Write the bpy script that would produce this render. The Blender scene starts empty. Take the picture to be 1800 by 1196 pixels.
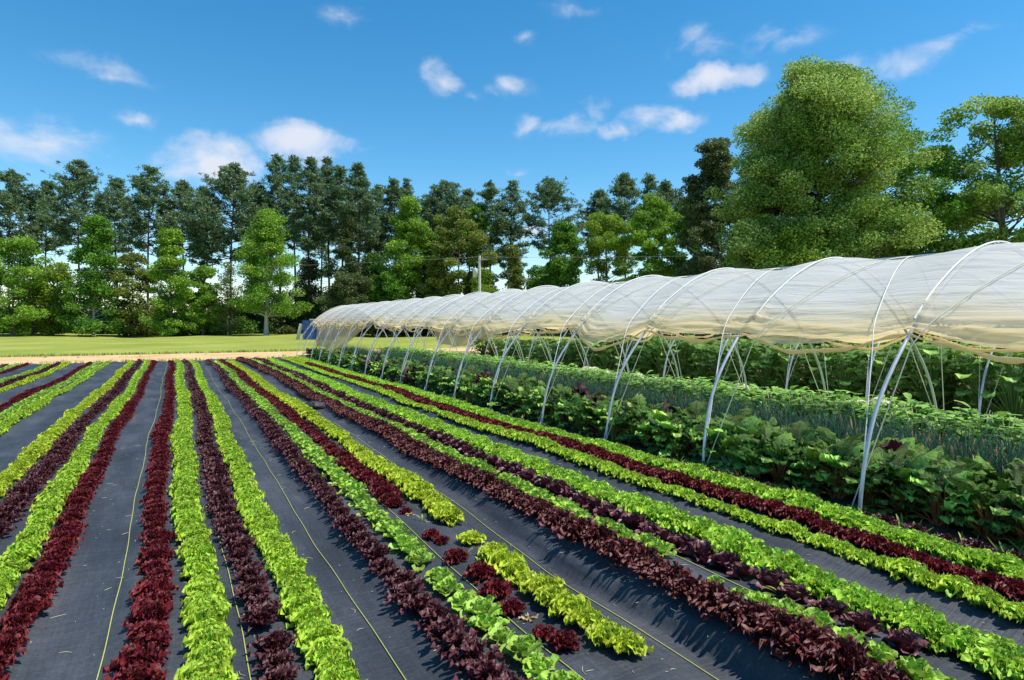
import bpy, math, random
import numpy as np
from mathutils import Vector
random.seed(7)
rng = np.random.default_rng(7)
R = math.radians
scene = bpy.context.scene
COL = scene.collection

# ------------------------------------------------------------------ camera
YAW = 28.2
F = 1100.0                       # focal length in pixels of the 1800 px frame
HY = 566.0                       # horizon line
EYE = 1.7
cd = bpy.data.cameras.new('camera')
cam = bpy.data.objects.new('camera', cd); COL.objects.link(cam)
cam.location = (0, 0, EYE)
cam.rotation_euler = (R(90), 0, R(-YAW))
cd.sensor_width = 36.0; cd.lens = 36.0 * F / 1800.0
cd.shift_y = -(598.0 - HY) / 1800.0
cd.clip_start = 0.05; cd.clip_end = 3000
scene.camera = cam
RT = (math.cos(R(YAW)), -math.sin(R(YAW))); FW = (math.sin(R(YAW)), math.cos(R(YAW)))
def W(px, Z, z=0.0):             # picture column + distance along the view -> world point
    xc = (px - 900) / F * Z
    return (xc*RT[0] + Z*FW[0], xc*RT[1] + Z*FW[1], z)
def ground_at(px, py, z=0.0):
    return W(px, (EYE - z) * F / (py - HY), z)
def H(py, Z):                    # height of a picture row at a distance
    return EYE - (py - HY) / F * Z

# ------------------------------------------------------------------ light
SUN_AZ, SUN_EL = YAW + 103.0, 63.0
w = bpy.data.worlds.new('World'); scene.world = w; w.use_nodes = True
nt = w.node_tree; nt.nodes.clear()
def N(nt, t, **kw):
    n = nt.nodes.new(t)
    for k, v in kw.items(): setattr(n, k, v)
    return n
def link(nt, a, b): nt.links.new(a, b)
def M2(nt, op, a, b=None, c=None, clamp=False):
    n = nt.nodes.new('ShaderNodeMath'); n.operation = op; n.use_clamp = clamp
    for i, v in enumerate((a, b, c)):
        if v is None: continue
        if isinstance(v, (int, float)): n.inputs[i].default_value = v
        else: nt.links.new(v, n.inputs[i])
    return n.outputs[0]
out = N(nt, 'ShaderNodeOutputWorld'); bg = N(nt, 'ShaderNodeBackground')
bg.inputs['Strength'].default_value = 0.125
sky = N(nt, 'ShaderNodeTexSky', sky_type='NISHITA', sun_disc=False)
sky.sun_elevation = R(SUN_EL); sky.sun_rotation = R(SUN_AZ)
sky.air_density = 1.0; sky.dust_density = 0.1; sky.ozone_density = 1.9; sky.altitude = 100
hs = N(nt, 'ShaderNodeHueSaturation'); hs.inputs['Saturation'].default_value = 1.38
hs.inputs['Value'].default_value = 0.93; hs.inputs['Hue'].default_value = 0.49
link(nt, sky.outputs[0], hs.inputs['Color'])
tc = N(nt, 'ShaderNodeTexCoord'); D = tc.outputs['Generated']
wn = N(nt, 'ShaderNodeTexNoise'); wn.inputs['Scale'].default_value = 11; wn.inputs['Detail'].default_value = 6; wn.inputs['Roughness'].default_value = .6
link(nt, D, wn.inputs['Vector'])
w1 = N(nt, 'ShaderNodeVectorMath', operation='MULTIPLY_ADD'); link(nt, wn.outputs['Color'], w1.inputs[0]); w1.inputs[1].default_value = (.085,.085,.06); w1.inputs[2].default_value = (-.0425,-.0425,-.03)
w2 = N(nt, 'ShaderNodeVectorMath', operation='ADD'); link(nt, D, w2.inputs[0]); link(nt, w1.outputs[0], w2.inputs[1]); DW = w2.outputs[0]
nz = N(nt, 'ShaderNodeTexNoise'); nz.inputs['Scale'].default_value = 14; nz.inputs['Detail'].default_value = 7
nz.inputs['Roughness'].default_value = 0.58; nz.inputs['Distortion'].default_value = 0.5
mp = N(nt, 'ShaderNodeMapping'); mp.inputs['Scale'].default_value = (1, 1, 1.5)
link(nt, D, mp.inputs['Vector']); link(nt, mp.outputs[0], nz.inputs['Vector'])
CLOUDS = [  # column, row, half width, half height, strength
 (372,285,75,46,1.5),(400,262,50,30,.8),(320,300,70,40,.9),(530,255,88,38,1.5),(628,266,38,14,.45),
 (775,143,42,36,.75),(893,160,52,24,.62),(830,172,30,14,.35),(985,226,78,22,.75),(1047,197,34,24,.8),
 (1135,208,62,26,.95),(1185,217,60,20,.8),(1075,230,40,16,.7),(1262,138,76,30,1.2),(1225,158,40,20,.7),(1228,76,60,28,.62),
 (1385,68,90,32,.6),(1375,82,50,24,.4),(912,305,40,16,.38),(915,60,30,12,.4),(940,402,40,14,.95),(950,440,60,30,.5),(600,440,90,26,.6),(420,520,80,40,.5),
 (1560,110,110,34,.7),(1680,70,90,28,.55),(180,120,120,28,.55),(80,250,110,50,.9),(600,20,70,18,.35),(1000,14,80,18,.4),(240,205,50,18,.5),(690,470,60,30,.5)]
acc = None
for (px, py, hw, hh, st) in CLOUDS:
    xc = (px-900)/F; yc = (HY-py)/F
    d = Vector((xc*RT[0]+FW[0], xc*RT[1]+FW[1], yc)).normalized()
    t = Vector((d.y, -d.x, 0)).normalized(); b = t.cross(d)
    if b.z < 0: b = -b
    k = 1/ math.sqrt(1+xc*xc+yc*yc)
    t = t * (F/hw/k) ; b = b * (F/hh/k)
    def dot(v):
        n = N(nt, 'ShaderNodeVectorMath', operation='DOT_PRODUCT')
        link(nt, DW, n.inputs[0]); n.inputs[1].default_value = v; return n.outputs['Value']
    u, v_, f_ = dot(t), dot(b), dot(d)
    rr = M2(nt, 'SQRT', M2(nt, 'MULTIPLY_ADD', u, u, M2(nt, 'MULTIPLY', v_, v_)))
    m = M2(nt, 'MULTIPLY', M2(nt, 'SUBTRACT', 1.3, rr), st)
    m = M2(nt, 'MULTIPLY', m, M2(nt, 'GREATER_THAN', f_, 0.2))
    acc = m if acc is None else M2(nt, 'SMOOTH_MAX', acc, m, 0.15)
acc = M2(nt, 'MAXIMUM', acc, 0.0)
dens = M2(nt, 'MULTIPLY_ADD', nz.outputs[0], 2.6, -1.40)
dens = M2(nt, 'ADD', dens, M2(nt, 'MULTIPLY', acc, 1.05))
dens = M2(nt, 'MULTIPLY', dens, M2(nt, 'MINIMUM', M2(nt, 'MULTIPLY', acc, 2.2), 1.0))
mr = N(nt, 'ShaderNodeMapRange', interpolation_type='SMOOTHSTEP')
link(nt, dens, mr.inputs['Value']); mr.inputs['From Min'].default_value = 0.0; mr.inputs['From Max'].default_value = 1.6
mr.inputs['To Max'].default_value = 0.9
mix = N(nt, 'ShaderNodeMix', data_type='RGBA')
link(nt, mr.outputs[0], mix.inputs['Factor']); link(nt, hs.outputs[0], mix.inputs['A'])
mix.inputs['B'].default_value = (4.3, 4.45, 4.95, 1)
link(nt, mix.outputs['Result'], bg.inputs['Color']); link(nt, bg.outputs[0], out.inputs['Surface'])

sd = bpy.data.lights.new('sun', 'SUN'); sd.energy = 4.3; sd.angle = R(0.53); sd.color = (1.0, 0.95, 0.86)
sun = bpy.data.objects.new('sun', sd); COL.objects.link(sun)
sv = Vector((math.sin(R(SUN_AZ))*math.cos(R(SUN_EL)), math.cos(R(SUN_AZ))*math.cos(R(SUN_EL)), math.sin(R(SUN_EL))))
sun.rotation_euler = sv.to_track_quat('Z', 'Y').to_euler()
sun.location = (10, -10, 30)
scene.view_settings.view_transform = 'Standard'; scene.view_settings.look = 'None'
scene.view_settings.exposure = 0.62; scene.view_settings.gamma = 1.0
scene.render.engine = 'CYCLES'
scene.cycles.max_bounces = 8; scene.cycles.transparent_max_bounces = 12

# ------------------------------------------------------------------ materials
MAT = {}
def newmat(name):
    m = bpy.data.materials.new(name); m.use_nodes = True
    MAT[name] = m; return m, m.node_tree, m.node_tree.nodes['Principled BSDF'], m.node_tree.nodes['Material Output']
def rgb(c): return (c[0], c[1], c[2], 1)
def ramp(nt, fac, stops):
    r = N(nt, 'ShaderNodeValToRGB'); e = r.color_ramp.elements
    while len(e) < len(stops): e.new(0.5)
    for i, (p, c) in enumerate(stops): e[i].position = p; e[i].color = rgb(c)
    link(nt, fac, r.inputs['Fac']); return r.outputs['Color']
def noise(nt, scale, detail=4, rough=.55, vec=None, out_='Fac'):
    n = N(nt, 'ShaderNodeTexNoise'); n.inputs['Scale'].default_value = scale
    n.inputs['Detail'].default_value = detail; n.inputs['Roughness'].default_value = rough
    if vec is None:
        t = N(nt, 'ShaderNodeTexCoord'); vec = t.outputs['Object']
    link(nt, vec, n.inputs['Vector']); return n.outputs[out_]
def bump(nt, bsdf, h, strength=.3, dist=.01):
    b = N(nt, 'ShaderNodeBump'); b.inputs['Strength'].default_value = strength; b.inputs['Distance'].default_value = dist
    link(nt, h, b.inputs['Height']); link(nt, b.outputs[0], bsdf.inputs['Normal'])
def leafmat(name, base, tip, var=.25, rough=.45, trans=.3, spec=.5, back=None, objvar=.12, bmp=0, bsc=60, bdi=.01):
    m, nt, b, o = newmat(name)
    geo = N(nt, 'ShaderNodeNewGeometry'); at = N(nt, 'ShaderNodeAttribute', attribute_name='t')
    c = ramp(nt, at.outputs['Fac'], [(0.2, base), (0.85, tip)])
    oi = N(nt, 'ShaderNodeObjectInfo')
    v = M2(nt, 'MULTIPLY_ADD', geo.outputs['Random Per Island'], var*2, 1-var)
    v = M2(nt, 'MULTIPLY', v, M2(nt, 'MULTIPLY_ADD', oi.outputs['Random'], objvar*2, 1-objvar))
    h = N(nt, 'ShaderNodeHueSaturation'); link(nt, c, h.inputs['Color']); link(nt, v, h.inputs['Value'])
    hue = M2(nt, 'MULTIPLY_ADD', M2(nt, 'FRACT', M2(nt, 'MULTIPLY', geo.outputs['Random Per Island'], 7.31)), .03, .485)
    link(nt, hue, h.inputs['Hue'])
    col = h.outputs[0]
    if back:
        mx = N(nt, 'ShaderNodeMix', data_type='RGBA'); mx.inputs['Factor'].default_value = 0
        link(nt, M2(nt, 'MULTIPLY', geo.outputs['Backfacing'], .75), mx.inputs['Factor'])
        link(nt, col, mx.inputs['A']); mx.inputs['B'].default_value = rgb(back); col = mx.outputs['Result']
    link(nt, col, b.inputs['Base Color']); b.inputs['Roughness'].default_value = rough
    b.inputs['Specular IOR Level'].default_value = spec
    if bmp: bump(nt, b, noise(nt, bsc, 3, .6), bmp, bdi)
    tr = N(nt, 'ShaderNodeBsdfTranslucent'); link(nt, col, tr.inputs['Color'])
    ms = N(nt, 'ShaderNodeMixShader'); ms.inputs[0].default_value = trans
    link(nt, b.outputs[0], ms.inputs[1]); link(nt, tr.outputs[0], ms.inputs[2]); link(nt, ms.outputs[0], o.inputs['Surface'])
    return m
def plain(name, c1, c2=None, scale=8, rough=.6, metal=0, spec=.5, bmp=0, bdist=.01):
    m, nt, b, o = newmat(name)
    f = noise(nt, scale)
    c2 = c2 or tuple(x*.7 for x in c1)
    link(nt, ramp(nt, f, [(.3, c2), (.7, c1)]), b.inputs['Base Color'])
    b.inputs['Roughness'].default_value = rough; b.inputs['Metallic'].default_value = metal
    b.inputs['Specular IOR Level'].default_value = spec
    if bmp: bump(nt, b, f, bmp, bdist)
    return m
# lettuces
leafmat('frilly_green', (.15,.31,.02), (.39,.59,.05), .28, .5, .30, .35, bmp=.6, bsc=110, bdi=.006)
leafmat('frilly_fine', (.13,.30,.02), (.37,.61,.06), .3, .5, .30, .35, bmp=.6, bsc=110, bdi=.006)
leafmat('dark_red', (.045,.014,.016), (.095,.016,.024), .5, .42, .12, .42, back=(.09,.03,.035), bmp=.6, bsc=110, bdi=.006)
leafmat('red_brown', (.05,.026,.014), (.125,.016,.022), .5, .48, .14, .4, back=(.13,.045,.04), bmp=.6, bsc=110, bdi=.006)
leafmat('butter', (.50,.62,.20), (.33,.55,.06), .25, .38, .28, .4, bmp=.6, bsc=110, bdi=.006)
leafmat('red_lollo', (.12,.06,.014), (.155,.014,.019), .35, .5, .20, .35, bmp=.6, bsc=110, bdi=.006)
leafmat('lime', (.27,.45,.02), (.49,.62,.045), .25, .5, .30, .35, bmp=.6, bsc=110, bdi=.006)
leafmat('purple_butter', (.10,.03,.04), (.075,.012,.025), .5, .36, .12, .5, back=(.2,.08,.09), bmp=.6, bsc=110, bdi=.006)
leafmat('dry_leaf', (.30,.22,.10), (.42,.30,.16), .3, .8, .1, .1)
# tunnel crops
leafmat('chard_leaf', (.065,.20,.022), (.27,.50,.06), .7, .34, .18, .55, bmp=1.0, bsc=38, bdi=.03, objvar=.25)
plain('stem_red', (.34,.025,.03), (.18,.015,.02), 20, .4); plain('stem_yellow', (.45,.40,.07), (.30,.28,.05), 20, .4)
plain('stem_green', (.12,.25,.05), (.08,.17,.03), 20, .5); plain('stem_white', (.55,.60,.42), (.4,.45,.25), 20, .4); plain('stem_orange', (.46,.15,.03), (.28,.10,.03), 20, .4)
leafmat('onion_leaf', (.10,.26,.16), (.09,.24,.15), .3, .5, .2, .3)
leafmat('potato_leaf', (.14,.31,.04), (.24,.44,.08), .35, .45, .28, .35)
leafmat('squash_leaf', (.17,.36,.06), (.28,.50,.10), .4, .45, .25, .35)
leafmat('weed_leaf', (.20,.30,.05), (.32,.36,.08), .4, .6, .3, .2)
# trees
TCOL = {'pine': ((.10,.17,.075),(.18,.27,.12)), 'bright': ((.13,.28,.022),(.30,.48,.05)),
 'deep': ((.085,.21,.018),(.17,.35,.035)), 'olive': ((.13,.18,.03),(.24,.29,.05)), 'limey': ((.16,.26,.02),(.28,.40,.04)),
 'oak': ((.15,.29,.03),(.44,.56,.14)), 'cedar': ((.075,.115,.04),(.15,.19,.06)), 'mid': ((.065,.16,.02),(.12,.25,.03)),
 'dark': ((.045,.085,.022),(.09,.15,.035)), 'scrub': ((.07,.11,.02),(.14,.18,.04))}
for k, (a, b_) in TCOL.items(): leafmat('leaf_'+k, a, b_, .5, .5, .36, .3, objvar=.06)
plain('bark_dark', (.10,.078,.06), (.045,.035,.028), 6, .9); plain('bark_pale', (.50,.46,.40), (.28,.25,.21), 4, .85)
plain('bark_mid', (.17,.14,.11), (.08,.065,.05), 5, .9)
plain('galvanised', (.62,.65,.68), (.48,.51,.54), 9, .38, .55)
plain('rope', (.66,.66,.48), (.5,.5,.36), 30, .7); plain('strap_white', (.76,.76,.73), (.64,.64,.62), 12, .6)
plain('twine', (.42,.44,.13), (.34,.36,.09), 40, .8)
plain('straw', (.55,.5,.33), (.4,.36,.24), 5, .8)
plain('black_plastic', (.05,.055,.056), (.018,.02,.021), 6, .6, 0, .3, .8, .04)
plain('cream_cloth', (.58,.52,.42), (.44,.39,.30), 5, .9, 0, .2, .5, .02)
plain('blue_plastic', (.035,.10,.36), (.022,.06,.24), 5, .45)
plain('white_plastic', (.75,.75,.72), (.6,.6,.58), 5, .5); plain('cream_board', (.66,.62,.48), (.5,.46,.34), 5, .8)
plain('pole_wood', (.66,.64,.60), (.5,.48,.45), 7, .85); plain('wire', (.30,.30,.32), (.2,.2,.22), 5, .5)
plain('grey_can', (.6,.62,.63), (.5,.52,.53), 5, .5)
def fabric():
    m, nt, b, o = newmat('weed_fabric')
    tcn = N(nt, 'ShaderNodeTexCoord')
    mpn = N(nt, 'ShaderNodeMapping'); mpn.inputs['Scale'].default_value = (1.6, .5, 1); link(nt, tcn.outputs['Object'], mpn.inputs['Vector'])
    big = noise(nt, 1.6, 6, .62, mpn.outputs[0]); fine = noise(nt, 60, 4, .7)
    mps = N(nt, 'ShaderNodeMapping'); mps.inputs['Scale'].default_value = (60, 3, 1); mps.inputs['Rotation'].default_value = (0,0,.04)
    link(nt, tcn.outputs['Object'], mps.inputs['Vector']); streak = noise(nt, 1.0, 3, .6, mps.outputs[0])
    mpt = N(nt, 'ShaderNodeMapping'); mpt.inputs['Scale'].default_value = (2, 26, 1); mpt.inputs['Rotation'].default_value = (0,0,-.5)
    link(nt, tcn.outputs['Object'], mpt.inputs['Vector']); st2 = noise(nt, 1.0, 3, .6, mpt.outputs[0])
    f = M2(nt, 'ADD', M2(nt, 'MULTIPLY', big, .55), M2(nt, 'MULTIPLY', fine, .25))
    f = M2(nt, 'ADD', f, M2(nt, 'MULTIPLY', streak, .12)); f = M2(nt, 'ADD', f, M2(nt, 'MULTIPLY', st2, .12))
    link(nt, ramp(nt, f, [(.38, (.013,.015,.019)), (.50, (.029,.034,.043)), (.60, (.055,.060,.070)), (.70, (.10,.10,.10))]), b.inputs['Base Color'])
    b.inputs['Roughness'].default_value = .62; b.inputs['Specular IOR Level'].default_value = .42
    wv = noise(nt, 320, 2, .5)
    hh = M2(nt, 'ADD', M2(nt, 'MULTIPLY', wv, .35), M2(nt, 'MULTIPLY', noise(nt, 7, 4, .5), 2.2))
    hh = M2(nt, 'ADD', hh, M2(nt, 'MULTIPLY', st2, 3.0)); hh = M2(nt, 'ADD', hh, M2(nt, 'MULTIPLY', big, 5.0))
    bump(nt, b, hh, .35, .01)
    return m
fabric()
def soilmat(name, c1, c2, c3, s1=1.2, s2=20):
    m, nt, b, o = newmat(name)
    f = M2(nt, 'ADD', M2(nt, 'MULTIPLY', noise(nt, s1, 6, .6), .6), M2(nt, 'MULTIPLY', noise(nt, s2, 5, .7), .4))
    link(nt, ramp(nt, f, [(.38, c1), (.5, c2), (.63, c3)]), b.inputs['Base Color'])
    b.inputs['Roughness'].default_value = .95; b.inputs['Specular IOR Level'].default_value = .1
    bump(nt, b, noise(nt, s2, 5, .7), .8, .03); return m
soilmat('soil', (.055,.036,.022), (.12,.08,.05), (.21,.15,.095), 1.5, 14)
soilmat('dirt_path', (.44,.27,.13), (.56,.37,.19), (.64,.45,.26), .5, 6)
soilmat('grass_field', (.17,.22,.035), (.235,.27,.05), (.33,.33,.085), .16, 3.5)
soilmat('bank_grass', (.14,.20,.03), (.24,.26,.06), (.34,.31,.12), .8, 9)
def poly(name, white, aged, tr=.10):
    m, nt, b, o = newmat(name)
    at = N(nt, 'ShaderNodeAttribute', attribute_name='t')
    f = M2(nt, 'ADD', at.outputs['Fac'], M2(nt, 'MULTIPLY_ADD', noise(nt, 3, 5, .6), .5, -.25))
    c = ramp(nt, f, [(.15, white), (.55, tuple((a+b_)/2 for a, b_ in zip(white, aged))), (1.0, aged)])
    link(nt, c, b.inputs['Base Color']); b.inputs['Roughness'].default_value = .45; b.inputs['Specular IOR Level'].default_value = .45
    t = N(nt, 'ShaderNodeBsdfTranslucent'); link(nt, c, t.inputs['Color'])
    tp = N(nt, 'ShaderNodeBsdfTransparent')
    m1 = N(nt, 'ShaderNodeMixShader'); m1.inputs[0].default_value = .5; link(nt, b.outputs[0], m1.inputs[1]); link(nt, t.outputs[0], m1.inputs[2])
    m2 = N(nt, 'ShaderNodeMixShader'); m2.inputs[0].default_value = tr; link(nt, m1.outputs[0], m2.inputs[1]); link(nt, tp.outputs[0], m2.inputs[2])
    link(nt, m2.outputs[0], o.inputs['Surface'])
    mpn = N(nt, 'ShaderNodeMapping'); mpn.inputs['Scale'].default_value = (7, .45, 7)
    tcn = N(nt, 'ShaderNodeTexCoord'); link(nt, tcn.outputs['Object'], mpn.inputs['Vector'])
    bump(nt, b, noise(nt, 1.6, 4, .55, mpn.outputs[0]), .6, .06)
    return m
poly('cover_plastic', (.83,.83,.82), (.94,.75,.41), .20); poly('flap_plastic', (.66,.56,.38), (.66,.42,.16), .16)

# ------------------------------------------------------------------ mesh helpers
def mesh(name, parts, mats, smooth=True):
    """parts: list of (V[n,3], F[m,k], matindex, t[n] or None) joined into one mesh datablock"""
    Vs, loops, starts, tots, mi, ts = [], [], [], [], [], []; off = 0; lo = 0
    for p in parts:
        V, Fc, k, t = p
        V = np.asarray(V, float).reshape(-1, 3); Fc = np.asarray(Fc, np.int64)
        if len(Fc) == 0: continue
        Vs.append(V); kk = Fc.shape[1]; loops.append((Fc+off).ravel()); n = len(Fc)
        starts.append(lo + np.arange(n)*kk); tots.append(np.full(n, kk)); lo += n*kk; off += len(V)
        mi.append(np.full(n, k)); ts.append(np.zeros(len(V)) if t is None else np.asarray(t, float))
    me = bpy.data.meshes.new(name)
    V = np.concatenate(Vs); L = np.concatenate(loops); S = np.concatenate(starts); T = np.concatenate(tots)
    me.vertices.add(len(V)); me.vertices.foreach_set('co', V.ravel())
    me.loops.add(len(L)); me.loops.foreach_set('vertex_index', L.astype(np.int32))
    me.polygons.add(len(S)); me.polygons.foreach_set('loop_start', S.astype(np.int32)); me.polygons.foreach_set('loop_total', T.astype(np.int32))
    me.polygons.foreach_set('material_index', np.concatenate(mi).astype(np.int32))
    me.polygons.foreach_set('use_smooth', np.full(len(S), smooth))
    a = me.attributes.new('t', 'FLOAT', 'POINT'); a.data.foreach_set('value', np.concatenate(ts).astype(np.float32))
    for m in mats: me.materials.append(MAT[m])
    me.update(calc_edges=True); me.validate()
    return me
def obj(name, me, parent=None, loc=(0,0,0), rz=0, sc=1):
    o = bpy.data.objects.new(name, me); COL.objects.link(o)
    o.location = loc; o.rotation_euler = (0, 0, rz); o.scale = (sc, sc, sc) if not hasattr(sc, '__len__') else sc
    if parent: o.parent = parent
    return o
def tag(o, label, cat, group=None, kind=None):
    if label: o['label'] = label
    if cat: o['category'] = cat
    if group: o['group'] = group
    if kind: o['kind'] = kind
    return o
def tube(P, r, n=8, cap=True):
    P = np.asarray(P, float); m = len(P); r = np.broadcast_to(np.asarray(r, float), (m,))
    T = np.gradient(P, axis=0); T /= np.linalg.norm(T, axis=1)[:, None] + 1e-9
    ref = np.array([0, 0, 1.]) if abs(T[:, 2]).mean() < .8 else np.array([1., 0, 0])
    A = np.cross(T, ref); A /= np.linalg.norm(A, axis=1)[:, None] + 1e-9; B = np.cross(T, A)
    th = np.arange(n)*2*np.pi/n
    V = (P[:, None] + r[:, None, None]*(np.cos(th)[None, :, None]*A[:, None] + np.sin(th)[None, :, None]*B[:, None])).reshape(-1, 3)
    i = np.arange(m-1)[:, None]*n; j = np.arange(n)[None]; j2 = (j+1) % n
    Fq = np.stack([i+j, i+j2, i+n+j2, i+n+j], -1).reshape(-1, 4)
    return V, Fq
def grid(nu, nv, flip=False):
    i, j = np.meshgrid(np.arange(nu-1), np.arange(nv-1), indexing='ij'); a = i*nv+j
    Fq = np.stack([a, a+1, a+nv+1, a+nv], -1).reshape(-1, 4)
    return Fq[:, ::-1] if flip else Fq
def box(x0,x1,y0,y1,z0,z1):
    V = np.array([(x,y,z) for z in (z0,z1) for x,y in ((x0,y0),(x1,y0),(x1,y1),(x0,y1))])
    Fq = np.array([(0,3,2,1),(4,5,6,7),(0,1,5,4),(1,2,6,5),(2,3,7,6),(3,0,4,7)])
    return V, Fq
def smooth(x): x = np.clip(x, 0, 1); return x*x*(3-2*x)

# ------------------------------------------------------------------ terrain
LINES = [-.96, -.33, .28, .92, 1.60, 2.24, 2.93, 3.68]
BEDS = [(-8.4,-7.4),(-6.9,-6.0),(-5.55,-4.6),(-4.15,-3.25),(-2.95,-2.05),(-1.62,-.68),(-.28,.70),(1.10,2.06),(2.46,3.52),(3.9,5.0)]
def wob(s, L=0): return .028*np.sin(s*.55+1.3*L) + .014*np.sin(s*1.7+.5+L*2.1)
def terrain(L, s):
    L = np.asarray(L, float); s = np.asarray(s, float)
    h = .02 + .010*np.sin(L*2.1+s*.8) + .008*np.sin(s*1.9-L*1.3) + .006*np.sin(L*7+s*2.3) + .004*np.sin(L*4.3-s*5.1)+.02
    for a, b in BEDS:
        h = h + .045*smooth((L-a+.08)/.16)*smooth((b+.08-L)/.16)
    ed = 2.34 + .05*np.sin(s*1.3)
    nearf = (1-smooth((s-3.2)/4.2))
    h = h + nearf*(.05*smooth((L-ed)/.09)*(1-smooth((L-2.6)/.8)) - .055*smooth((L-ed+.42)/.42)*(1-smooth((L-ed)/.09)))
    h = h + .014*smooth(1-np.abs(L-1.0+.1*s)/.25)*np.sin(s*3)
    return h
nu = 330
s_ax = np.concatenate([np.arange(-3, 8, .045), np.arange(8, 16, .11), np.arange(16, 30.01, .25)])
L_ax = np.concatenate([np.arange(-10, -2, .16), np.arange(-2, 5.21, .035)])
SS, LL = np.meshgrid(s_ax, L_ax, indexing='ij')
tv = terrain(LL, SS)
tv = tv*smooth((30.2-SS)/.5) * smooth((5.26-LL)/.14) + .012
V = np.stack([LL, SS, tv], -1).reshape(-1, 3)
fm = mesh('ground_fabric', [(V, grid(len(s_ax), len(L_ax), True), 0, None)], ['weed_fabric'])
tag(obj('ground_fabric', fm), 'dark blue grey woven weed fabric laid over the lettuce beds', None, None, 'structure')

def sheet(name, pts, z, mat, kind='structure', label=None, sub=1):
    V = np.array([(x, y, z) for x, y in pts]); me = mesh(name, [(V, [list(range(len(V)))], 0, None)], [mat], False)
    return tag(obj(name, me), label, None, None, kind)
# one ground sheet to the horizon, gently uneven at the wood's edge
gx = np.concatenate([np.linspace(-1500, -130, 8), np.linspace(-120, 140, 90), np.linspace(160, 1500, 8)])
gy = np.concatenate([np.linspace(-400, -20, 4), np.linspace(-10, 130, 80), np.linspace(160, 2200, 8)])
GX, GY = np.meshgrid(gx, gy, indexing='ij')
ZC = GX*FW[0] + GY*FW[1]; XC = GX*RT[0]+GY*RT[1]
def field_z(x, y):
    x = np.asarray(x, float); y = np.asarray(y, float)
    zc = x*FW[0] + y*FW[1]; xc = x*RT[0]+y*RT[1]
    return smooth((zc-55)/30)*(.22*np.sin(xc*.19+.6)+.12*np.sin(xc*.47)) * smooth((200-zc)/80)
V = np.stack([GX, GY, field_z(GX, GY) - .14*smooth((30-GY)/1.5)*smooth((5.0-GX)/1.5)*smooth((GX+11)/1.0)*smooth((GY+4)/2)], -1).reshape(-1, 3)
tag(obj('ground', mesh('ground', [(V, grid(len(gx), len(gy), True), 0, None)], ['grass_field'])), 'mown yellow green grass field reaching to the wood', None, None, 'structure')
sheet('soil', [(5.1,-6),(26,-6),(26,31.2),(5.1,31.2)], .004, 'soil', label='brown soil under the tunnels')
n = 60; xs = np.linspace(-60, 45, n)
pv = np.concatenate([np.stack([xs, 31.0+.10*np.sin(xs*1.1)+.06*np.sin(xs*2.9), np.full(n,.008)],-1), np.stack([xs, 37.6+.15*np.sin(xs*.8)+.08*np.sin(xs*2.3), np.full(n,.008)],-1)])
fq = [(i, i+1, n+i+1, n+i) for i in range(n-1)]
tag(obj('dirt_path', mesh('dirt_path', [(pv, fq, 0, None)], ['dirt_path'])), 'orange tan dirt track between the beds and the grass', None, None, 'structure')

# stripes of twine lying on the fabric
for i, L0 in enumerate(LINES):
    ss = np.concatenate([np.arange(.4, 10, .06), np.arange(10, 29.6, .2)])
    Lw = L0 + .6*wob(ss, L0) + .002*np.sin(ss*7+i)
    P = np.stack([Lw, ss, terrain(Lw, ss)+.012+.005], -1)
    V, Fq = tube(P, .0030, 5)
    where = ['through the bed at the far left','between the beds at the left','right of the leftmost bright green strip','down the first wide bare walkway','between the pale heads and the crimson heads',
             'down the walkway with the sandbag','under the pale heads of the middle bed','beside the fine green strip at the right'][i]
    tag(obj('twine', mesh('twine', [(V, Fq, 0, None)], ['twine'])), 'thin yellow green twine running '+where, 'twine', 'planting twines on the fabric')
# litter
P = []
for k in range(1000):
    L = random.uniform(-.8, 4); s = 1.5 + 9*random.random()**1.4; a = random.uniform(0, 3.14); l = random.choice([.008,.012,.03,.06])*random.uniform(.6,1.3)
    z = float(terrain(L, s))+.016; c = (L, s, z); d = np.array([math.cos(a), math.sin(a), 0])*l/2
    bend = np.array([-math.sin(a), math.cos(a), 0])*l*random.uniform(-.2,.2)
    Vt, Ft = tube([np.array(c)-d, np.array(c)+bend, np.array(c)+d], [.0012,.0018,.001], 4); P.append((Vt, Ft, 0, None))
tag(obj('straw_bits', mesh('straw_bits', P, ['straw'])), 'scattered straw bits and crumbs on the dark fabric', 'straw', None, 'stuff')

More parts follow.
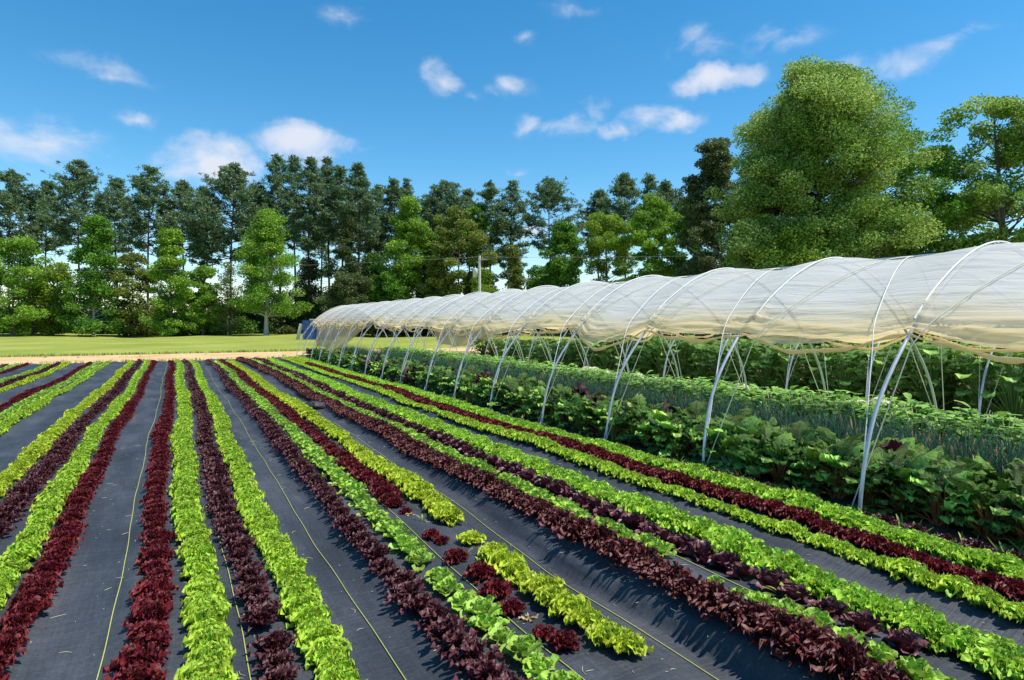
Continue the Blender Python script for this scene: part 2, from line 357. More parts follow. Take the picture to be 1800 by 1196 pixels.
# ------------------------------------------------------------------ leaves and heads
def wshape(kind, t):
    if kind == 'round': return (.3+.7*smooth(t/.6))*np.sqrt(np.clip(1-(np.clip(t-.55,0,1)/.45)**2,.01,1))
    if kind == 'fan': return np.where(t < .85, .25+.75*smooth(t/.8), np.sqrt(np.clip(1-((t-.85)/.16)**2, 0, 1))*1.0)
    if kind == 'oak': return (.25+.75*smooth(t/.6))*np.sqrt(np.clip(1-(np.clip(t-.8,0,1)/.2)**2,.02,1))*(.74+.26*np.cos(t*np.pi*5.2))
    if kind == 'chard': return (.35+.65*smooth(t/.35))*np.sqrt(np.clip(1-(np.clip(t-.45,0,1)/.55)**2.2,.01,1))
    if kind == 'squash': return np.sin(np.pi*np.clip(t,.0,1)**.55)**.55
    return np.sin(np.pi*t)
def leaf(length, width, a0, a1, cup, ruf, rf, nu_, nv_, kind, rg, az=0, base=(0,0,0), r0=0.0, twist=0):
    t = np.linspace(0, 1, nu_); v = np.linspace(-1, 1, nv_)
    ang = a0 + (a1-a0)*t**1.15; dl = length/(nu_-1)
    mx = np.concatenate([[0], np.cumsum(np.cos(ang[:-1])*dl)]); mz = np.concatenate([[0], np.cumsum(np.sin(ang[:-1])*dl)])
    nx, nzv = -np.sin(ang), np.cos(ang)
    ww = wshape(kind, np.clip(t, .02, .985))*width/2
    T, Vv = np.meshgrid(t, v, indexing='ij'); WW = ww[:, None]
    ph = rg.uniform(0, 6.28); ph2 = rg.uniform(0, 6.28)
    edge = np.clip(np.abs(Vv)**1.6 + smooth((T-.7)/.3)*.9, 0, 1.3)
    disp = cup*WW*Vv**2 + ruf*edge*(np.sin(2*np.pi*rf*T*.9 + ph*np.sign(Vv) + 3*Vv) + .6*np.sin(2*np.pi*rf*1.7*(T+Vv*.6)+ph2))*np.clip(T*3, 0, 1)
    X = r0 + mx[:, None] + nx[:, None]*disp; Z = mz[:, None] + nzv[:, None]*disp
    Y = WW*Vv*(1+ .25*np.sin(2*np.pi*rf*T+ph)*np.abs(Vv)*(ruf>0)) + twist*T*Z
    c, s = math.cos(az), math.sin(az)
    V = np.stack([X*c - Y*s + base[0], X*s + Y*c + base[1], Z + base[2]], -1).reshape(-1, 3)
    return V, grid(nu_, nv_), T.ravel()
def head(kind, seed, lod=0):
    rg = np.random.default_rng(seed); P = []
    C = dict(
     frilly_green=(105,.088,.042,'fan',.013,4.2,.5,7,7), frilly_fine=(120,.115,.028,'fan',.011,4.2,.6,7,5),
     dark_red=(54,.115,.036,'oak',.009,2.8,.3,10,5), red_brown=(120,.12,.019,'oak',.010,3.0,.3,10,5),
     butter=(20,.105,.09,'round',.007,1.6,.5,10,7), red_lollo=(120,.090,.030,'fan',.011,4.2,.5,7,5),
     lime=(105,.095,.042,'fan',.014,4.2,.5,7,7), purple_butter=(20,.115,.085,'round',.006,1.5,.6,10,7), dry_leaf=(7,.06,.03,'oak',.008,2,.1,4,4))[kind]
    n_, ln, wd, shp, ruf, rf, cup, nu_, nv_ = C
    if lod: n_, nu_, nv_, wd = max(9, int(n_*.5)), 3, 3, wd*1.3
    for i in range(n_):
        f = i/(n_-1)                           # 0 outer .. 1 inner
        f = min(1, max(0, f + rg.normal(0, .05)))
        l = ln*(1.0-.30*f)*rg.uniform(.85, 1.15); wi = wd*(1-.3*f)*rg.uniform(.85, 1.15)
        a0 = R(28+52*f) + rg.normal(0, .10); a1 = a0 - R(22 - 10*f) + rg.normal(0, .2)
        if kind in ('butter', 'purple_butter'):
            a0 = R(15+58*f) + rg.normal(0,.08); a1 = a0 + R(-10+45*f); 
        if kind in ('red_brown', 'dark_red'): a0 = R(22+62*f)+rg.normal(0,.12); a1 = a0 - R(12)+rg.normal(0,.25)
        if kind == 'dry_leaf': a0 = R(8); a1 = R(2)
        V, Fq, t = leaf(l, wi, a0, a1, cup, ruf*(0.6 if lod else 1), rf, nu_, nv_, shp, rg, i*2.39996+rg.normal(0,.25), (rg.normal(0,.008), rg.normal(0,.008), .004+.012*f), .012*(1-f), rg.normal(0,.2))
        P.append((V, Fq, 0, t))
    return P
def dome_strip(P, k):   # widen a head for the dense strips
    return [(np.asarray(p[0])*np.array([k[0], k[1], k[2]]), p[1], p[2], p[3]) for p in P]
KINDS = ['frilly_green','frilly_fine','dark_red','red_brown','butter','red_lollo','lime','purple_butter']
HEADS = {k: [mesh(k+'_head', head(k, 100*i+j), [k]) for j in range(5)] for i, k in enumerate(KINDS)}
LODS = {}; FULL = {}
for i, k in enumerate(KINDS):
    LODS[k] = []; FULL[k] = []
    for j in range(7):
        P = head(k, 900+10*i+j, 1 if j < 4 else 0); o_ = 0; Vs, Fs, Ts = [], [], []
        for V, Fq, _, t in P: Vs.append(V); Fs.append(Fq+o_); Ts.append(t); o_ += len(V)
        (LODS if j < 4 else FULL)[k].append((np.concatenate(Vs), np.concatenate(Fs), np.concatenate(Ts)))
NAME = dict(frilly_green='frilly_lettuce', frilly_fine='curly_lettuce', dark_red='dark_red_lettuce', red_brown='oakleaf_lettuce', butter='butter_lettuce', red_lollo='crimson_lettuce', lime='lime_lettuce', purple_butter='purple_lettuce')
# rows: L, kind, spacing, size, s range, second line offset, cut list of (s0,s1), label, group
ROWS = [
 (-7.9,'frilly_green',.19,1.0,(1.0,29),'bright green frilly lettuce in the outermost bed at the far left'),
 (-7.6,'dark_red',.19,1.0,(1.0,29),'dark red lettuce in the outermost bed at the far left'),
 (-6.75,'lime',.19,1.0,(1.0,29),'yellow lime lettuce in the second bed from the far left'),
 (-6.5,'red_lollo',.19,1.0,(1.0,29),'crimson lettuce in the second bed from the far left'),
 (-6.2,'frilly_green',.19,1.0,(1.0,29),'bright green frilly lettuce in the second bed from the far left'),
 (-5.4,'dark_red',.19,1.0,(1.0,29),'dark red lettuce in the third bed from the far left, left side'),
 (-5.1,'butter',.19,1.0,(1.0,29),'smooth pale green lettuce in the third bed from the far left'),
 (-4.8,'red_lollo',.19,1.0,(1.0,29),'crimson lettuce in the third bed from the far left'),
 (-4.05,'frilly_green',.19,1.0,(1.0,29),'bright green frilly lettuce on the left edge of the fourth bed'),
 (-3.78,'dark_red',.19,1.0,(1.0,29),'dark red lettuce in the fourth bed from the far left'),
 (-3.50,'lime',.19,1.0,(1.0,29),'yellow lime lettuce in the fourth bed from the far left'),
 (-2.82,'red_lollo',.17,1.0,(1.0,29),'crimson lettuce two beds left of the leftmost twine walkway'),
 (-2.55,'butter',.18,1.0,(1.0,29),'smooth pale green lettuce two beds left of the twine walkway'),
 (-2.28,'frilly_green',.17,1.05,(1.0,29),'bright green frilly lettuce two beds left of the twine walkway'),
 (-1.50,'lime',.17,1.05,(1.0,29),'yellow lime lettuce on the left edge of the lower left bed'),
 (-1.24,'dark_red',.17,1.05,(1.0,29),'dark red lettuce in the lower left bed beside lime heads'),
 (-.97,'frilly_green',.165,1.1,(1.0,29),'bright green frilly lettuce in the lower left bed'),
 (-.75,'red_lollo',.165,1.0,(1.0,29),'crimson lettuce on the right edge of the lower left bed'),
 (-.15,'red_lollo',.165,1.05,(1.2,28.5),'crimson lettuce left of the first bright green strip'),
 (.10,'frilly_green',.15,1.15,(1.2,28.5),'bright green frilly lettuce in the strip left of a dark red row and twine'),
 (.37,'dark_red',.165,1.02,(1.2,28.5),'dark red lettuce between two bright green strips at the left'),
 (.60,'frilly_green',.14,1.12,(1.2,28.5),'bright green frilly lettuce in the wide strip left of the bare walkway'),
 (1.20,'dark_red',.165,1.05,(1.2,28.3),'dark maroon lettuce in the row right of the first wide walkway'),
 (1.45,'butter',.165,1.05,(1.2,27.5),'smooth light green lettuce between maroon and crimson rows'),
 (1.69,'red_lollo',.15,1.05,(5.2,28.2),'crimson lettuce in the unbroken row left of the lime row'),
 (1.95,'lime',.155,1.18,(4.5,27.5),'yellow lime frilly lettuce in the unbroken row left of the sandbag walkway'),
 (2.58,'red_brown',.15,1.22,(1.2,29),'brown red oakleaf lettuce along the raised edge of the fabric'),
 (2.85,'butter',.165,1.0,(1.2,27.5),'smooth pale lettuce behind the brown red oakleaf row'),
 (3.09,'purple_butter',.19,1.12,(1.7,28.5),'purple black smooth lettuce in front of the fine green strip'),
 (3.36,'frilly_fine',.12,1.25,(1.0,28),'fine curly green lettuce in the broad strip of the middle bed'),
 (4.04,'frilly_green',.15,1.15,(.6,28.5),'light green frilly lettuce right of the narrow bare walkway'),
 (4.34,'red_lollo',.14,1.2,(.6,24.5),'crimson lettuce between two green strips nearest the tunnel'),
 (4.62,'frilly_fine',.13,1.15,(.6,28.5),'curly green lettuce in the strip nearest the tunnel'),
 (4.88,'dark_red',.22,.75,(.6,6.6),'small dark red lettuce at the tunnel edge beside the chard'),
 (4.34,'lime',.15,1.2,(24.7,28.8),'yellow lime lettuce at the far end of the bed by the tunnel'),
]
placed = {k: [] for k in KINDS}
def add_head(kind, L, s, sc, label, group=None, special=False):
    zc = L*FW[0]+s*FW[1]; xc = L*RT[0]+s*RT[1]
    if zc < 1.5: return
    u = xc/zc*F; v = (EYE)/zc*F
    if abs(u) > 1500 or v > 1150: return
    seen = abs(u) < 945 and v < 690
    placed[kind].append((sc/zc + (5 if special else 0) - (0 if seen else 9), L, s, sc, label, group))
for (L0, kind, sp, sz, (s0, s1), lab) in ROWS:
    s = s0 + random.random()*sp
    while s < s1:
        if kind == 'dark_red' and L0 == .37 and 3.30 < s < 3.50: s += sp; continue      # the gap in the row
        if kind == 'red_brown' and 2.50 < s < 2.64: s += sp; continue
        if L0 == 2.85 and 2.05 < s < 3.15: s += sp; continue
        if L0 == 1.45 and abs(s-3.72) < .06: s += sp; continue
        if random.random() < .02 and 5.5 < s < 14: s += sp; continue
        big = 1 + .30*(random.random()-.55) + .08*math.sin(s*.9+L0*5)
        far = max(0, s-24)/5
        L = L0 + wob(s, L0) + random.gauss(0, .010) - .25*far**2*(0 if L0 > 3.8 else 1)*(1 if L0 > 2.3 else .4)
        gname = 'heads of the row of ' + lab
        add_head(kind, L, s, sz*big, lab, gname)
        if kind in ('frilly_fine',) : add_head(kind, L+random.choice((-.075,.075)), s+sp*.5, sz*big*.95, lab, gname)
        s += sp*random.uniform(.88, 1.12)
# single heads that stand apart near the bottom edge (picture positions)
SINGLE = [
 ('red_lollo',713,907,.55,'small crimson lettuce just past the end of the unbroken crimson row'),
 ('red_lollo',758,950,.75,'crimson lettuce of two ragged lobes alone on the fabric left of the lime row'),
 ('red_lollo',776,958,.62,'smaller crimson lettuce touching the ragged lone one'),
 ('red_lollo',801,990,.92,'round crimson lettuce alone between pale heads and lime heads'),
 ('red_lollo',845,1020,1.05,'upper of three touching crimson lettuces left of the lime clump'),
 ('red_lollo',872,1050,1.1,'middle of three touching crimson lettuces left of the lime clump'),
 ('red_lollo',900,1078,.85,'lower of three touching crimson lettuces left of the lime clump'),
 ('red_lollo',955,1122,.72,'small round crimson lettuce below the withered seedling'),
 ('red_lollo',990,1142,.85,'crimson lettuce lowest in the broken crimson row'),
 ('lime',828,957,.95,'small yellow lime lettuce alone between the long lime row and the lime clump'),
 ('lime',868,985,1.15,'yellow lime lettuce topmost in the four head lime clump'),
 ('lime',888,1005,1.15,'yellow lime lettuce second in the four head lime clump'),
 ('lime',903,1015,1.05,'yellow lime lettuce third in the four head lime clump'),
 ('lime',920,1032,.85,'smaller yellow lime lettuce at the lower end of the four head clump'),
 ('lime',952,1050,1.2,'large yellow lime lettuce at the top of the lowest lime clump'),
 ('lime',972,1070,1.2,'large yellow lime lettuce second in the lowest lime clump'),
 ('lime',998,1088,1.15,'yellow lime lettuce third in the lowest lime clump'),
 ('lime',1028,1108,1.0,'yellow lime lettuce at the lower right end of the lowest clump'),
 ('lime',1066,1136,1.0,'yellow lime lettuce at the bottom edge right of the crimson heads'),
 ('lime',1100,1152,1.0,'yellow lime lettuce lowest of all in its row'),
 ('butter',1256,1048,.55,'small folded pale lettuce past the end of the pale row'),
 ('butter',1299,1074,.55,'tiny yellowish lettuce alone on the fabric by the oakleaf row'),
 ('butter',1338,1098,1.0,'pale green lettuce with flopped leaves beside the oakleaf clump'),
 ('butter',1388,1118,1.1,'open bright green lettuce with folded leaves at the lower right'),
]
for kind, px, py, sc, lab in SINGLE:
    p = ground_at(px, py+4, .07); add_head(kind, p[0], p[1], sc, lab, None, True)
proto_used = set()
for kind in KINDS:
    lst = sorted(placed[kind], key=lambda a: -a[0])
    for i, (_, L, s, sc, lab, grp) in enumerate(lst[:min(300, sum(1 for a in lst if a[0] > -4))]):
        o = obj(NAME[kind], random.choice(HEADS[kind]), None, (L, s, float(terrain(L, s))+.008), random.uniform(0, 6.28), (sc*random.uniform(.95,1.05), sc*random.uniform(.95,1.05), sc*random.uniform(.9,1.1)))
        tag(o, lab, 'lettuce', grp)
    seen_n = min(300, sum(1 for a in lst if a[0] > -4)); rest = lst[seen_n:]
    if rest:
        Vs, Fs, Ts = [], [], []; off = 0
        for (_, L, s, sc, lab, grp) in rest:
            V, Fq, t = random.choice(FULL[kind] if L*FW[0]+s*FW[1] < 6 else LODS[kind]); a = random.uniform(0, 6.28); c, sn = math.cos(a)*sc, math.sin(a)*sc
            X = V[:, 0]*c - V[:, 1]*sn + L; Y = V[:, 0]*sn + V[:, 1]*c + s
            Vs.append(np.stack([X, Y, V[:, 2]*sc + float(terrain(L, s))+.008], -1)); Fs.append(Fq+off); Ts.append(t); off += len(V)
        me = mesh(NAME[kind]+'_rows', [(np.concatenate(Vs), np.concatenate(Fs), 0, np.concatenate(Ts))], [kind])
        tag(obj(NAME[kind]+'_rows', me), 'distant ' + {'frilly_green':'bright green frilly','frilly_fine':'fine curly green','dark_red':'dark red','red_brown':'brown red oakleaf','butter':'smooth pale green','red_lollo':'crimson','lime':'yellow lime','purple_butter':'purple black'}[kind] + ' lettuce merging into continuous strips', 'lettuce', None, 'stuff')
p = ground_at(930, 1107, .03)
tag(obj('withered_seedling', mesh('withered_seedling', head('dry_leaf', 5), ['dry_leaf']), None, (p[0], p[1], float(terrain(p[0], p[1]))+.012), 0, .8), 'small withered brown seedling above a round crimson lettuce', 'seedling')
p = ground_at(721, 923, .03)
tag(obj('withered_seedling', mesh('withered_seedling', head('dry_leaf', 6), ['dry_leaf']), None, (p[0], p[1], float(terrain(p[0], p[1]))+.012), 1, .7), 'tiny dried up seedling below the end of the crimson row', 'seedling')
# loose long leaf and weeds
def weed(px, py, sc, lab, n_=5, mat='weed_leaf'):
    rg = np.random.default_rng(int(px)); P = []
    for i in range(n_):
        V, Fq, t = leaf(.12*rg.uniform(.6,1.1), .016, R(rg.uniform(15,60)), R(rg.uniform(-20,10)), .2, .001, 1, 6, 3, 'round', rg, rg.uniform(0,6.28)); P.append((V, Fq, 0, t))
    p = ground_at(px, py, .02); tag(obj('weed', mesh('weed', P, [mat]), None, (p[0], p[1], float(terrain(p[0], p[1]))+.01), 0, sc), lab, 'weed')
weed(1088, 1020, 1.0, 'single thin green blade lying beside the lowest lime clump', 2)
weed(1266, 1100, 1.2, 'small narrow leaved weed in the gap of the oakleaf row', 8)
weed(742, 935, .7, 'tiny green weed left of the lone ragged crimson lettuce', 5)
weed(820, 995, .6, 'tiny weed between crimson and lime heads', 4)
weed(1376, 1090, 1.3, 'long green blades between two open pale lettuces', 6)

# ------------------------------------------------------------------ sandbag on the walkway
def sandbag():
    p = ground_at(553, 722, 0.03)
    a = np.linspace(0, 1, 26); th = np.linspace(0, 2*np.pi, 30)[:-1]
    rad = np.interp(a, [0,.05,.16,.35,.6,.85,.95,1], [.012,.03,.075,.10,.105,.095,.06,.0])
    V = []
    for i, (t, r) in enumerate(zip(a, rad)):
        for k, q in enumerate(th):
            wr = 1+.06*math.sin(q*7+t*9)*(1-abs(t-.5))+.05*math.sin(t*26+q*2)
            y = math.cos(q)*r*1.25*wr; z = math.sin(q)*r*.78*wr + rad[i]*.5*.78
            z = max(z, -.02)
            V.append((-.24+.46*t, y+.02*math.sin(t*7), z + .015*math.exp(-((t-.55)/.1)**2)*(math.sin(q)>0)))
    n_ = len(th); Fq = [(i*n_+k, i*n_+(k+1)%n_, (i+1)*n_+(k+1)%n_, (i+1)*n_+k) for i in range(len(a)-1) for k in range(n_)]
    root = obj('sandbag', mesh('sandbag', [(np.array(V), Fq, 0, None)], ['black_plastic']), None, (p[0], p[1], float(terrain(p[0],p[1]))+.02), R(-YAW+8))
    tag(root, 'dark grey plastic sandbag with pinched neck lying on the walkway', 'sandbag')
    tt = np.linspace(0, 1, 14); hx = -.16+.2*tt
    V2, F2 = tube(np.stack([hx, .02+0*tt, .085+.05*np.sin(np.pi*tt)], -1), .008, 6)
    obj('handle', mesh('handle', [(V2, F2, 0, None)], ['black_plastic']), root)
    V3, F3 = tube(np.stack([-.235+.012*np.cos(np.linspace(0,6.28,10)), .03*np.cos(np.linspace(0,6.28,10)), .02+.03*np.sin(np.linspace(0,6.28,10))], -1), .006, 5)
    obj('tie', mesh('tie', [(V3, F3, 0, None)], ['twine']), root)
sandbag()

# folded up corner of the fabric at the bottom right
p = ground_at(1312, 1150, 0)
u = np.linspace(0, 1, 14); v = np.linspace(-1, 1, 10); U, Vv = np.meshgrid(u, v, indexing='ij')
X = Vv*.10*(1-U**1.2) ; Z = U*.13 + .0*Vv; Y = .05*U**2 + .03*Vv**2*(1-U)
V = np.stack([X, Y, Z], -1).reshape(-1, 3)
V2 = V + np.array([0,.004,0])
lf = obj('fabric_flap', mesh('fabric_flap', [(V, grid(14,10), 0, None), (V2, grid(14,10,True), 0, None)], ['weed_fabric']), None, (p[0], p[1], float(terrain(p[0],p[1]))), R(-YAW))
tag(lf, 'turned up grey corner of fabric with a yellow stitched line', 'fabric flap')
Vt, Ft = tube([(.035,-.003,0),(.02,.006,.05),(.005,.02,.10)], .004, 5); obj('stitching', mesh('stitching', [(Vt, Ft, 0, None)], ['twine']), lf)

# ------------------------------------------------------------------ tunnels
HOFF = np.array([(0,0),(.02,.22),(.065,.47),(.15,.78),(.29,1.06),(.50,1.34),(.73,1.60),(1.08,1.93),(1.55,2.24),(2.0,2.44),(2.4,2.51)])
def profile(n_=97):
    pts = np.concatenate([HOFF, np.array([(4.8-x, z) for x, z in HOFF[-2::-1]])])
    d = np.concatenate([[0], np.cumsum(np.linalg.norm(np.diff(pts, axis=0), axis=1))]); 
    q = np.linspace(0, d[-1], n_); x = np.interp(q, d, pts[:,0]); z = np.interp(q, d, pts[:,1])
    for _ in range(6):
        x[1:-1] = (x[:-2]+2*x[1:-1]+x[2:])/4; z[1:-1] = (z[:-2]+2*z[1:-1]+z[2:])/4
    return np.stack([x, z], -1), d[-1]
PR, PLEN = profile()
def prof_at(a):                     # a in 0..1 along the arc
    q = np.clip(a, 0, 1)*(len(PR)-1)
    return np.interp(q, np.arange(len(PR)), PR[:,0]), np.interp(q, np.arange(len(PR)), PR[:,1])
TX = np.gradient(PR, axis=0); TX /= np.linalg.norm(TX, axis=1)[:,None]
NR = np.stack([-TX[:,1], TX[:,0]], -1)
def norm_at(a):
    q = np.clip(a, 0, 1)*(len(PR)-1); return np.interp(q, np.arange(len(PR)), NR[:,0]), np.interp(q, np.arange(len(PR)), NR[:,1])
S0, SP = 5.21, 1.81
def hoop_s(k): return S0 + SP*k + .05*math.sin(k*2.3)
KS = list(range(-4, 16))
A_E = 1.79/PLEN
def tunnel(L0, label, seed, detailed=True):
    rg = np.random.default_rng(seed)
    root = bpy.data.objects.new('caterpillar_tunnel', None); COL.objects.link(root); root.location = (L0, 0, 0)
    tag(root, label, 'tunnel', 'plastic crop tunnels')
    hs_ = [hoop_s(k) for k in KS]
    # hoops
    aa = np.linspace(0, 1, 60); hx, hz = prof_at(aa)
    hm = None
    for k, s in zip(KS, hs_):
        dx = rg.normal(0, .02); lean = rg.normal(0, .05)
        P = np.stack([hx+dx*(1-hz/2.5), s + lean*hz/2.5, hz-.03*(aa*0+1)*(hz<.05)], -1)
        V, Fq = tube(P, .0175, 8)
        obj('hoop', mesh('hoop', [(V, Fq, 0, None)], ['galvanised']), root)
    # cover
    sA, sB = hs_[0]-.3, hs_[-1]+.2
    sv_ = np.arange(sA, sB, .05 if detailed else .1); na = 92
    bay = np.interp(sv_, hs_ + [hs_[-1]+SP], np.arange(len(hs_)+1))
    fr = bay - np.floor(bay); hump = np.sin(np.pi*fr)**2; hump1 = np.abs(np.sin(np.pi*fr))
    bayr = rg.uniform(.45,1.3,len(hs_)+2)[np.floor(bay).astype(int)]
    edge_n = A_E - bayr*(.024+.010*np.sin(np.floor(bay)*2.7))*hump1**.8 + .004*np.sin(sv_*2.2)
    edge_f = A_E - (.035+.014*np.sin(np.floor(bay)*1.9+1))*hump1**.8
    # the edge is hitched up at one hoop half way down
    edge_n = edge_n + .022*np.exp(-((sv_-hoop_s(9))/1.0)**2)
    uu = np.linspace(0, 1, na)
    wgt = .5 - .5*np.cos(np.pi*uu)
    uu = .55*wgt + .45*uu
    A = edge_n[:,None] + (1-edge_f-edge_n)[:,None]*uu[None]
    X, Z = prof_at(A); nx, nz_ = norm_at(A)
    dn = (A - edge_n[:,None])*PLEN; df = ((1-edge_f)[:,None]-A)*PLEN
    dd = np.maximum(np.minimum(dn, df), 0)                      # distance from the gathered edge along the cloth
    S2 = sv_[:,None] + 0*A
    ww = np.exp(-(dd/.42)**1.6)                  # bunching near the edge
    phn = 2.0*np.sin(S2*.9+1)+1.1*np.sin(S2*2.3)
    env = (.35+.65*hump[:,None])
    vfold = dd + .10*env*0 + .05*(1-hump[:,None])*np.exp(-dd/.5)
    wv = .05*np.sin(S2*1.9+3*np.sin(S2*.7)) + .03*np.sin(S2*4.7+2)
    ws = 1/(1+.9*hump[:,None])
    fold = np.sin((dd+wv)*ws*2*np.pi/.085 + phn) + .6*np.sin((dd-wv*1.3)*ws*2*np.pi/.047 + 2.3*np.sin(S2*1.7+2)+S2*.9) + .5*np.sin((dd+.6*wv)*2*np.pi/.21 - S2*1.4)
    fold = fold*(.6+.4*np.sin(S2*3.1+dd*14)*np.sin(S2*1.3+1))
    off = .035 + .023*fold*ww + .03*ww*hump[:,None]*np.exp(-(dd/.18)**2)
    off = off + .05*np.exp(-(dd/.35)**2)*np.where(dn<df, 1, 1)*hump[:,None]
    off = off - .085*hump[:,None]*(1-np.exp(-(dd/.8)**2))           # drawn in by the ropes between the hoops
    off = off + .007*np.sin(S2*3.1+A*46+2.5*np.sin(S2*1.3))*(1-ww) + .008*np.sin(dd*38/(1+.5*hump[:,None])+1.7*np.sin(S2*2.1))*np.exp(-dd/1.1) + .006*np.sin(A*60+S2*2.2)*np.exp(-dd/1.2)
    # little pulled up pleats above each hoop
    pl = np.zeros_like(A)
    for s in hs_: pl += np.exp(-((S2-s)/.05)**2)*np.exp(-((dd-.30)/.16)**2)*.028
    off = off + pl
    X = X + nx*off*-1*-1; Z = Z + nz_*off
    # cloth hanging a little below the hoop where it is gathered
    Z = Z - (.045*hump*bayr)[:,None]*np.exp(-dd/.15)
    X = X + L0*0
    V = np.stack([X, S2, Z], -1).reshape(-1, 3)
    tt = np.clip(np.exp(-(dd/.50)**1.5)*(.95+.30*hump[:,None]) + .26*fold*ww + .15*np.sin(S2*1.1+dd*9)*ww, 0, 1.15)
    obj('cover', mesh('cover', [(V, grid(len(sv_), na, True), 0, tt.ravel())], ['cover_plastic']), root)
    # rolled hem under the cover
    for side in (0, 1):
        e = edge_n if side == 0 else 1-edge_f
        x, z = prof_at(e); 
        P = np.stack([x + (-.025 if side == 0 else .025)*(1+.5*hump)+.01*np.sin(sv_*7), sv_, z-.01-.045*hump*bayr+.012*np.sin(sv_*9.3)], -1)
        r = .013+.009*hump+.005*np.sin(sv_*13)+.004*np.sin(sv_*31)
        V, Fq = tube(P, r, 8); tt = np.full(len(V), .95)
        obj('rolled_hem', mesh('rolled_hem', [(V, Fq, 0, tt)], ['cover_plastic']), root)
    # straps over the hoops and ropes zigzagging between them
    aa = np.linspace(A_E+.02, 1-A_E-.02, 60); x, z = prof_at(aa); nx1, nz1 = norm_at(aa)
    for s in hs_[1:]:
        P = np.stack([x+nx1*.052, s+0*x, z+nz1*.052], -1); V, Fq = tube(P, .010, 6)
        obj('strap', mesh('strap', [(V, Fq, 0, None)], ['strap_white']), root)
    for i in range(len(hs_)-1):
        for d in (0, 1):
            sa, sb = (hs_[i]+.08, hs_[i+1]-.08) if d == 0 else (hs_[i+1]-.22, hs_[i]+.22)
            a1 = np.linspace(A_E-.03, 1-A_E+.03, 60); f = np.linspace(.12,.88,60)
            if d: f = 1-f
            s_ = hs_[i] + SP*f
            x1, z1 = prof_at(a1); n1, n2 = norm_at(a1); hp = np.sin(np.pi*f)**2
            o_ = .062 - .085*hp*(1-np.exp(-(np.minimum(a1-A_E,1-A_E-a1).clip(0)*PLEN/.8)**2)) + .05*np.exp(-((np.minimum(a1-A_E,1-A_E-a1))*PLEN/.3)**2)
            P = np.stack([x1+n1*o_, s_, z1+n2*o_], -1)
            g0 = np.array([[-.04, s_[0]+(-.35 if d==0 else .35)*0 + (-.12*SP if d==0 else .12*SP), .02]]); g1 = np.array([[4.84, s_[-1]+(.12*SP if d==0 else -.12*SP), .02]])
            P = np.concatenate([g0, P, g1]); rr = np.full(len(P), .005 if d == 0 else .006); rr[0] = rr[-1] = .006
            V, Fq = tube(P, rr, 5); obj('rope', mesh('rope', [(V, Fq, 0, None)], ['strap_white' if d == 0 else 'rope']), root)
    # ridge purlin
    V, Fq = tube([(2.4, sA+.2, 2.47), (2.4, hs_[-1], 2.47)], .015, 6); obj('purlin', mesh('purlin', [(V, Fq, 0, None)], ['galvanised']), root)
    # loose flap hanging near the far end
    sl = np.linspace(0, 1, 50); vl = np.linspace(0, 1, 14); SLm, VL = np.meshgrid(sl, vl, indexing='ij')
    top0, top1, b0, b1 = 22.0, 30.9, 25.6, 28.8
    Sx = (top0+(top1-top0)*SLm)*(1-VL) + (b0+(b1-b0)*SLm)*VL
    Xf = .70*(1-VL*.45) + .05*np.sin(SLm*40+VL*3)*VL + .12*np.sin(SLm*11)*VL; Zf = 1.58*(1-VL) + (.55+.05*np.sin(SLm*9))*VL - .06*np.sin(np.pi*VL)
    V = np.stack([Xf, Sx, Zf], -1).reshape(-1, 3); edge_t = np.clip(np.exp(-np.minimum(SLm, 1-SLm)/.05)*1.0 + .35, 0, 1)
    obj('loose_flap', mesh('loose_flap', [(V, grid(50, 14), 0, edge_t.ravel())], ['flap_plastic']), root)
    return root
tunnel(5.26, 'long low white plastic crop tunnel with rolled up sides beside the lettuce', 3)
tunnel(11.15, 'second plastic crop tunnel half hidden behind the nearer one', 4, False)

# ------------------------------------------------------------------ crops under the tunnels
def in_view(L, s, m=60):
    zc = L*FW[0]+s*FW[1]; xc = L*RT[0]+s*RT[1]
    return zc > 1.2 and abs(xc/zc*F) < 900+m*2
def chard(seed, dark=False):
    rg = np.random.default_rng(seed); P = []; S = []; n_l = 30
    for i in range(n_l):
        f = i/(n_l-1); az = i*2.4+rg.normal(0,.35); stl = rg.uniform(.10,.20)+.16*f*rg.uniform(.6,1.1); a0 = R(22+62*f**.8)+rg.normal(0,.14)
        tt = np.linspace(0,1,6); bend = rg.uniform(-.35,.15); st = stl/5
        ang = a0 + .35 - .45*tt + bend*tt; ang = np.clip(ang, .12, 1.65)
        px_ = .018+np.concatenate([[0], np.cumsum(st*np.cos(ang[:-1]))]); pz = np.concatenate([[0], np.cumsum(st*np.sin(ang[:-1]))])
        wob_ = rg.normal(0,.012)*np.sin(tt*3); base = rg.normal(0,.016,2)
        pts = np.stack([px_*math.cos(az)-wob_*math.sin(az)+base[0], px_*math.sin(az)+wob_*math.cos(az)+base[1], pz], -1)
        V, Fq = tube(pts, np.linspace(.009,.006,6)*rg.uniform(.8,1.2), 5); S.append((V, Fq, 0, None))
        ln = rg.uniform(.15,.31)*(.75+.3*f)
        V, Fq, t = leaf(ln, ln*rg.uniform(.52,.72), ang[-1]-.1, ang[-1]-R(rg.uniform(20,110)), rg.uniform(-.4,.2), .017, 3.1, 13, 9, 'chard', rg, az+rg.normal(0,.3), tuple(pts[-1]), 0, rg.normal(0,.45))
        V = V + rg.normal(0, .0028, V.shape); mid = V.reshape(13,9,3)[:, 4] + np.array([0,0,.003])
        P.append((V, Fq, 0, t)); V, Fq = tube(mid[:11], np.linspace(.005,.0015,11), 4); S.append((V, Fq, 0, None))
    return P, S
CH = []
